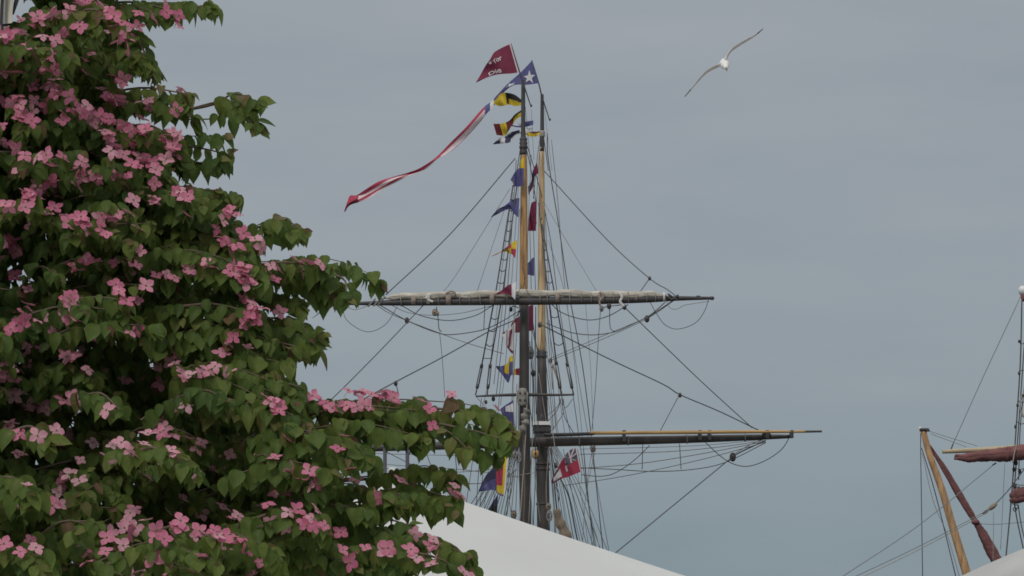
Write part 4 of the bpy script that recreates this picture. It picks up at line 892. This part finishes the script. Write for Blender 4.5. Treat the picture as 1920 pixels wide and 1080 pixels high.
# crown mesh
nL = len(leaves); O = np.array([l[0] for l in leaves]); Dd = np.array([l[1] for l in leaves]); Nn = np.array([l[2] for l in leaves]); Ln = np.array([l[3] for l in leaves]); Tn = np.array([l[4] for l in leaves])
X = np.cross(Dd, Nn); kind = rng.integers(0, len(LT), nL); VV, FF, TT, RB = [], [], [], []; off = 0
fold_w = rng.uniform(.85, 1.2, nL)
for q in range(len(LT)):
    V0, F0, rb = LT[q]; idx = np.where(kind == q)[0]
    v = O[idx][:, None, :] + Ln[idx][:, None, None] * (V0[None, :, 0:1] * fold_w[idx][:, None, None] * X[idx][:, None, :] + V0[None, :, 1:2] * Dd[idx][:, None, :] + V0[None, :, 2:3] * Nn[idx][:, None, :])
    VV.append(v.reshape(-1, 3)); f = np.array(F0)[None] + (off + np.arange(len(idx)) * len(V0))[:, None, None]; FF.append(f.reshape(-1, 4)); off += len(idx) * len(V0)
    TT.append(np.repeat(Tn[idx], len(V0))); RB.append(np.tile(rb, len(idx)))
VV = np.concatenate(VV); FF = np.concatenate(FF); TT = np.concatenate(TT); RB = np.concatenate(RB)
def big_mesh(name, V, Fq, attrs, m, parent):
    me = bpy.data.meshes.new(name); me.vertices.add(len(V)); me.vertices.foreach_set('co', (V - np.array(ORG[parent.name])).astype(np.float32).ravel())
    me.loops.add(len(Fq) * 4); me.loops.foreach_set('vertex_index', Fq.astype(np.int32).ravel()); me.polygons.add(len(Fq))
    me.polygons.foreach_set('loop_start', np.arange(0, len(Fq) * 4, 4, dtype=np.int32)); me.update(calc_edges=True); me.validate()
    me.polygons.foreach_set('use_smooth', np.ones(len(Fq), bool))
    for an, av in attrs.items():
        at_ = me.attributes.new(an, 'FLOAT', 'POINT'); at_.data.foreach_set('value', av.astype(np.float32))
    me.materials.append(MATS[m]); o = bpy.data.objects.new(name, me); COL.objects.link(o); o.parent = parent; return o
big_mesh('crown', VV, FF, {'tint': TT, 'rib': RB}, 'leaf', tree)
print('leaves', nL, 'sprays', len(tips))

# flowers: four pointed bracts round a small green button, on a stalk
def flower_mesh(seed, cup):
    r2 = random.Random(seed); V, F, T, M = [], [], [], []
    for b in range(4):
        a0 = b * math.pi / 2 + r2.uniform(-.15, .15); Lb = r2.uniform(.88, 1.1); cu = cup + r2.uniform(-.2, .2); wv = r2.uniform(.9, 1.12); tw = r2.uniform(-.25, .25)
        ys = [.06, .25, .48, .70, .88, 1.0]; ws = [.08, .24, .37, .33, .15, .0]; b0 = len(V)
        for y, w_ in zip(ys, ws):
            for s in (-1, -.5, 0, .5, 1):
                xx = s * w_ * wv; yy = y * Lb; zz_ = cu * y * y * .5 - .10 * y ** 3 + .16 * abs(s) * w_ + tw * xx * y
                ca, sa = math.cos(a0), math.sin(a0); V.append((ca * yy - sa * xx, sa * yy + ca * xx, zz_)); T.append(.35 + .45 * (1 - y) * .6 + .12 * abs(s) + r2.uniform(-.05, .05))
        for i in range(5):
            for j in range(4): q = b0 + i * 5 + j; F.append((q, q + 1, q + 6, q + 5)); M.append(0)
    b0 = len(V)
    for i in range(6):
        ph = math.pi * i / 5
        for j in range(8): th = 2 * math.pi * j / 8; V.append((.11 * math.sin(ph) * math.cos(th), .11 * math.sin(ph) * math.sin(th), .07 + .1 * math.cos(ph))); T.append(.3)
    for i in range(5):
        for j in range(8): q, q2 = b0 + i * 8 + j, b0 + i * 8 + (j + 1) % 8; F.append((q, q + 8, q2 + 8, q2)); M.append(1)
    b0 = len(V)
    for zq, xq in ((0, 0), (-.5, .05), (-1.1, .2)):
        for j in range(5): th = 2 * math.pi * j / 5; V.append((xq + .022 * math.cos(th), .022 * math.sin(th), zq)); T.append(.3)
    for i in range(2):
        for j in range(5): q, q2 = b0 + i * 5 + j, b0 + i * 5 + (j + 1) % 5; F.append((q, q2, q2 + 5, q + 5)); M.append(1)
    return np.array(V), F, np.array(T), M
FM_ = [flower_mesh(i, c_) for i, c_ in enumerate((.1, .35, -.25, .6, .2, -.05, .45))]
mat('flower_button', (.20, .17, .06), .2, .8, 40)
spots = """83,33 95,40 70,30 127,27 80,68 23,63 10,67 40,60 167,3 150,8 185,10 203,17 213,30 200,35 235,58 240,72 313,23 327,33 160,112 92,130 103,133 80,127 7,137 23,147 230,147 97,160 60,163 110,170 90,197 20,193 5,190 40,213 35,222 120,213 143,197 160,200 213,187 200,180 230,193 267,190 280,200 340,167 180,233 197,247 205,255 230,240 245,245 273,242 253,267 307,263 317,280 230,290 245,287 260,293 270,303 333,293 30,280 22,272 87,290 157,307 145,312 180,327 185,338 230,333 80,333 68,345 96,340 60,352 290,343 337,357
87,363 107,367 72,360 10,383 48,388 80,400 160,410 157,433 190,417 200,440 233,407 250,375 127,418 17,447 30,470 8,455 347,370 335,362 350,403 430,393 407,430 423,453 387,490 400,500 123,493 150,507 142,500 180,490 165,485 217,492 257,498 245,492 293,517 313,513 28,517 350,507 330,540 457,503 463,530 450,520 133,563 123,560 123,587 143,600 130,595 43,587 55,580 83,597 20,617 170,623 178,630 260,617 257,563 217,533 50,650 127,660 140,668 20,693 37,693 12,705 30,712 277,660 317,680 377,700 403,687 433,697 390,695 437,633 473,587 453,560
22,733 40,760 70,763 55,755 20,793 15,800 70,817 135,743 127,820 173,830 200,857 215,865 227,830 300,810 310,800 323,817 350,760 117,900 110,923 130,890 377,830 407,870 340,933 320,960 233,990 253,990 245,1000 207,1000 293,993 337,987 325,990 367,1003 400,993 413,1007 287,1047 295,1052 460,1020 470,1040 465,1030 490,1055 377,1043 67,1027 157,1030 163,1053 7,1020 230,1023 213,1073
499,744 509,753 520,760 527,763 515,770 594,746 585,742 611,756 600,750 632,770 622,765 660,767 670,762 650,760 682,756 690,762 671,728 680,735 696,739 653,732 727,739 738,746 720,735 787,751 847,739 805,767 932,767 537,823 632,841 541,883 558,890 550,880 570,895 580,883 594,908 537,925 502,946 506,975 569,978 583,971 575,985 541,992 608,985 639,999 668,897 703,925 710,935 685,1027 727,1027 643,1031 778,1001 780,1045 770,1030 805,1024 815,1030 819,1045 808,1059 868,1073 865,929 849,925 752,901 407,1003 516,858 492,851
421,451 430,460 443,404 478,448 490,464 389,492 459,505 465,530 515,524 566,508 600,495 484,593 471,587 480,600 474,571 493,577 556,489""".split()
lx, ly = proj(O)
fl = []
sp2 = []
for sp in spots:
    x, y = map(float, sp.split(',')); sp2.append((x, y))
    
    for _ in range(3 if y < 480 and x < 330 else 1):
        if rng.random() < (.7 if x < 480 else .35): sp2.append((x + rng.normal(0, 24), y + rng.normal(0, 17)))
for i in range(48): sp2.append((rng.uniform(0, 470), rng.uniform(640, 980)))
for x, y in sp2:
    near_ = np.where((np.abs(lx - x) < 16) & (ly - y < 20) & (ly - y > -18))[0]
    if len(near_) == 0:
        j = int(np.argmin(np.hypot(lx - x, ly - y)))
        if np.hypot(lx[j] - x, ly[j] - y) > 70: continue
        x, y = lx[j], ly[j] - 5; near_ = np.array([j])
    Yf = np.sort(O[near_][:, 1])[:3].mean() - .03
    c0 = np.array(at(x, y, Yf)); h = nrm(np.array([c0[0] - AX, c0[1] - TY0, 0])); vw = nrm(np.array([0, 0, CAMZ]) - c0)
    n = nrm(h * rng.uniform(.1, .6) + vw * rng.uniform(-.1, .9) + np.array([0, 0, rng.uniform(.35, 1.0)]) + rng.normal(0, .36, 3))
    fl.append((Yf, c0, n, rng.uniform(0, 6.28), rng.uniform(.021, .034), int(rng.integers(0, len(FM_))), rng.uniform(-.3, .3) if (x > 470 or y < 640 or y > 980) else rng.uniform(.0, .55)))
# some more deep in the crown, out of the light
for i in range(150):
    j = int(rng.integers(0, nL))
    if not (-40 < lx[j] < 620 and 550 < ly[j] < 1090): continue
    c0 = O[j] + np.array([0, 0, .02]); h = nrm(np.array([c0[0] - AX, c0[1] - TY0, 0]))
    fl.append((c0[1] + 5, c0, nrm(h * .6 + np.array([0, 0, .9]) + rng.normal(0, .3, 3)), rng.uniform(0, 6.28), rng.uniform(.024, .034), int(rng.integers(0, len(FM_))), rng.uniform(.1, .6)))
fl.sort(key=lambda t: t[0])
def frame(n, a):
    t = nrm(np.cross(n, [.31, .2, .93])); b = np.cross(n, t); return np.array([t * math.cos(a) + b * math.sin(a), -t * math.sin(a) + b * math.cos(a), n])
FMESH = []
for V, F, T, M in FM_:
    vs_ = []
    for dt in (-.22, .0, .28):
        me = bpy.data.meshes.new('flower'); me.from_pydata(V.tolist(), [], F); me.materials.append(MATS['bract']); me.materials.append(MATS['flower_button'])
        me.polygons.foreach_set('material_index', M); me.polygons.foreach_set('use_smooth', [True] * len(F)); a_ = me.attributes.new('tint', 'FLOAT', 'POINT'); a_.data.foreach_set('value', np.clip(T + dt, 0, 1).astype(np.float32)); vs_.append(me)
    FMESH.append(vs_)
base = np.array(ORG[tree.name])
for Yf, c0, n, a, s, kq, dt in fl[:100]:
    o = bpy.data.objects.new('flower', FMESH[kq][0 if dt < -.12 else (1 if dt < .14 else 2)]); COL.objects.link(o); o.parent = tree
    Rm = Matrix([list(r_) for r_ in frame(n, a)]).transposed(); o.matrix_local = Matrix.Translation(Vector(c0 - base)) @ Rm.to_4x4() @ Matrix.Scale(s, 4)
VV, FF, TT, MM = [], [], [], []; off = 0
for Yf, c0, n, a, s, kq, dt in fl[100:]:
    V, F, T, M = FM_[kq]; VV.append(c0 + (V * s) @ frame(n, a)); FF.append(np.array(F) + off); off += len(V); TT.append(np.clip(T + dt, 0, 1)); MM += M
o = big_mesh('flowers', np.concatenate(VV), np.concatenate(FF), {'tint': np.concatenate(TT)}, 'bract', tree); o.data.materials.append(MATS['flower_button']); o.data.polygons.foreach_set('material_index', MM); o['kind'] = 'stuff'
print('flowers', len(fl))
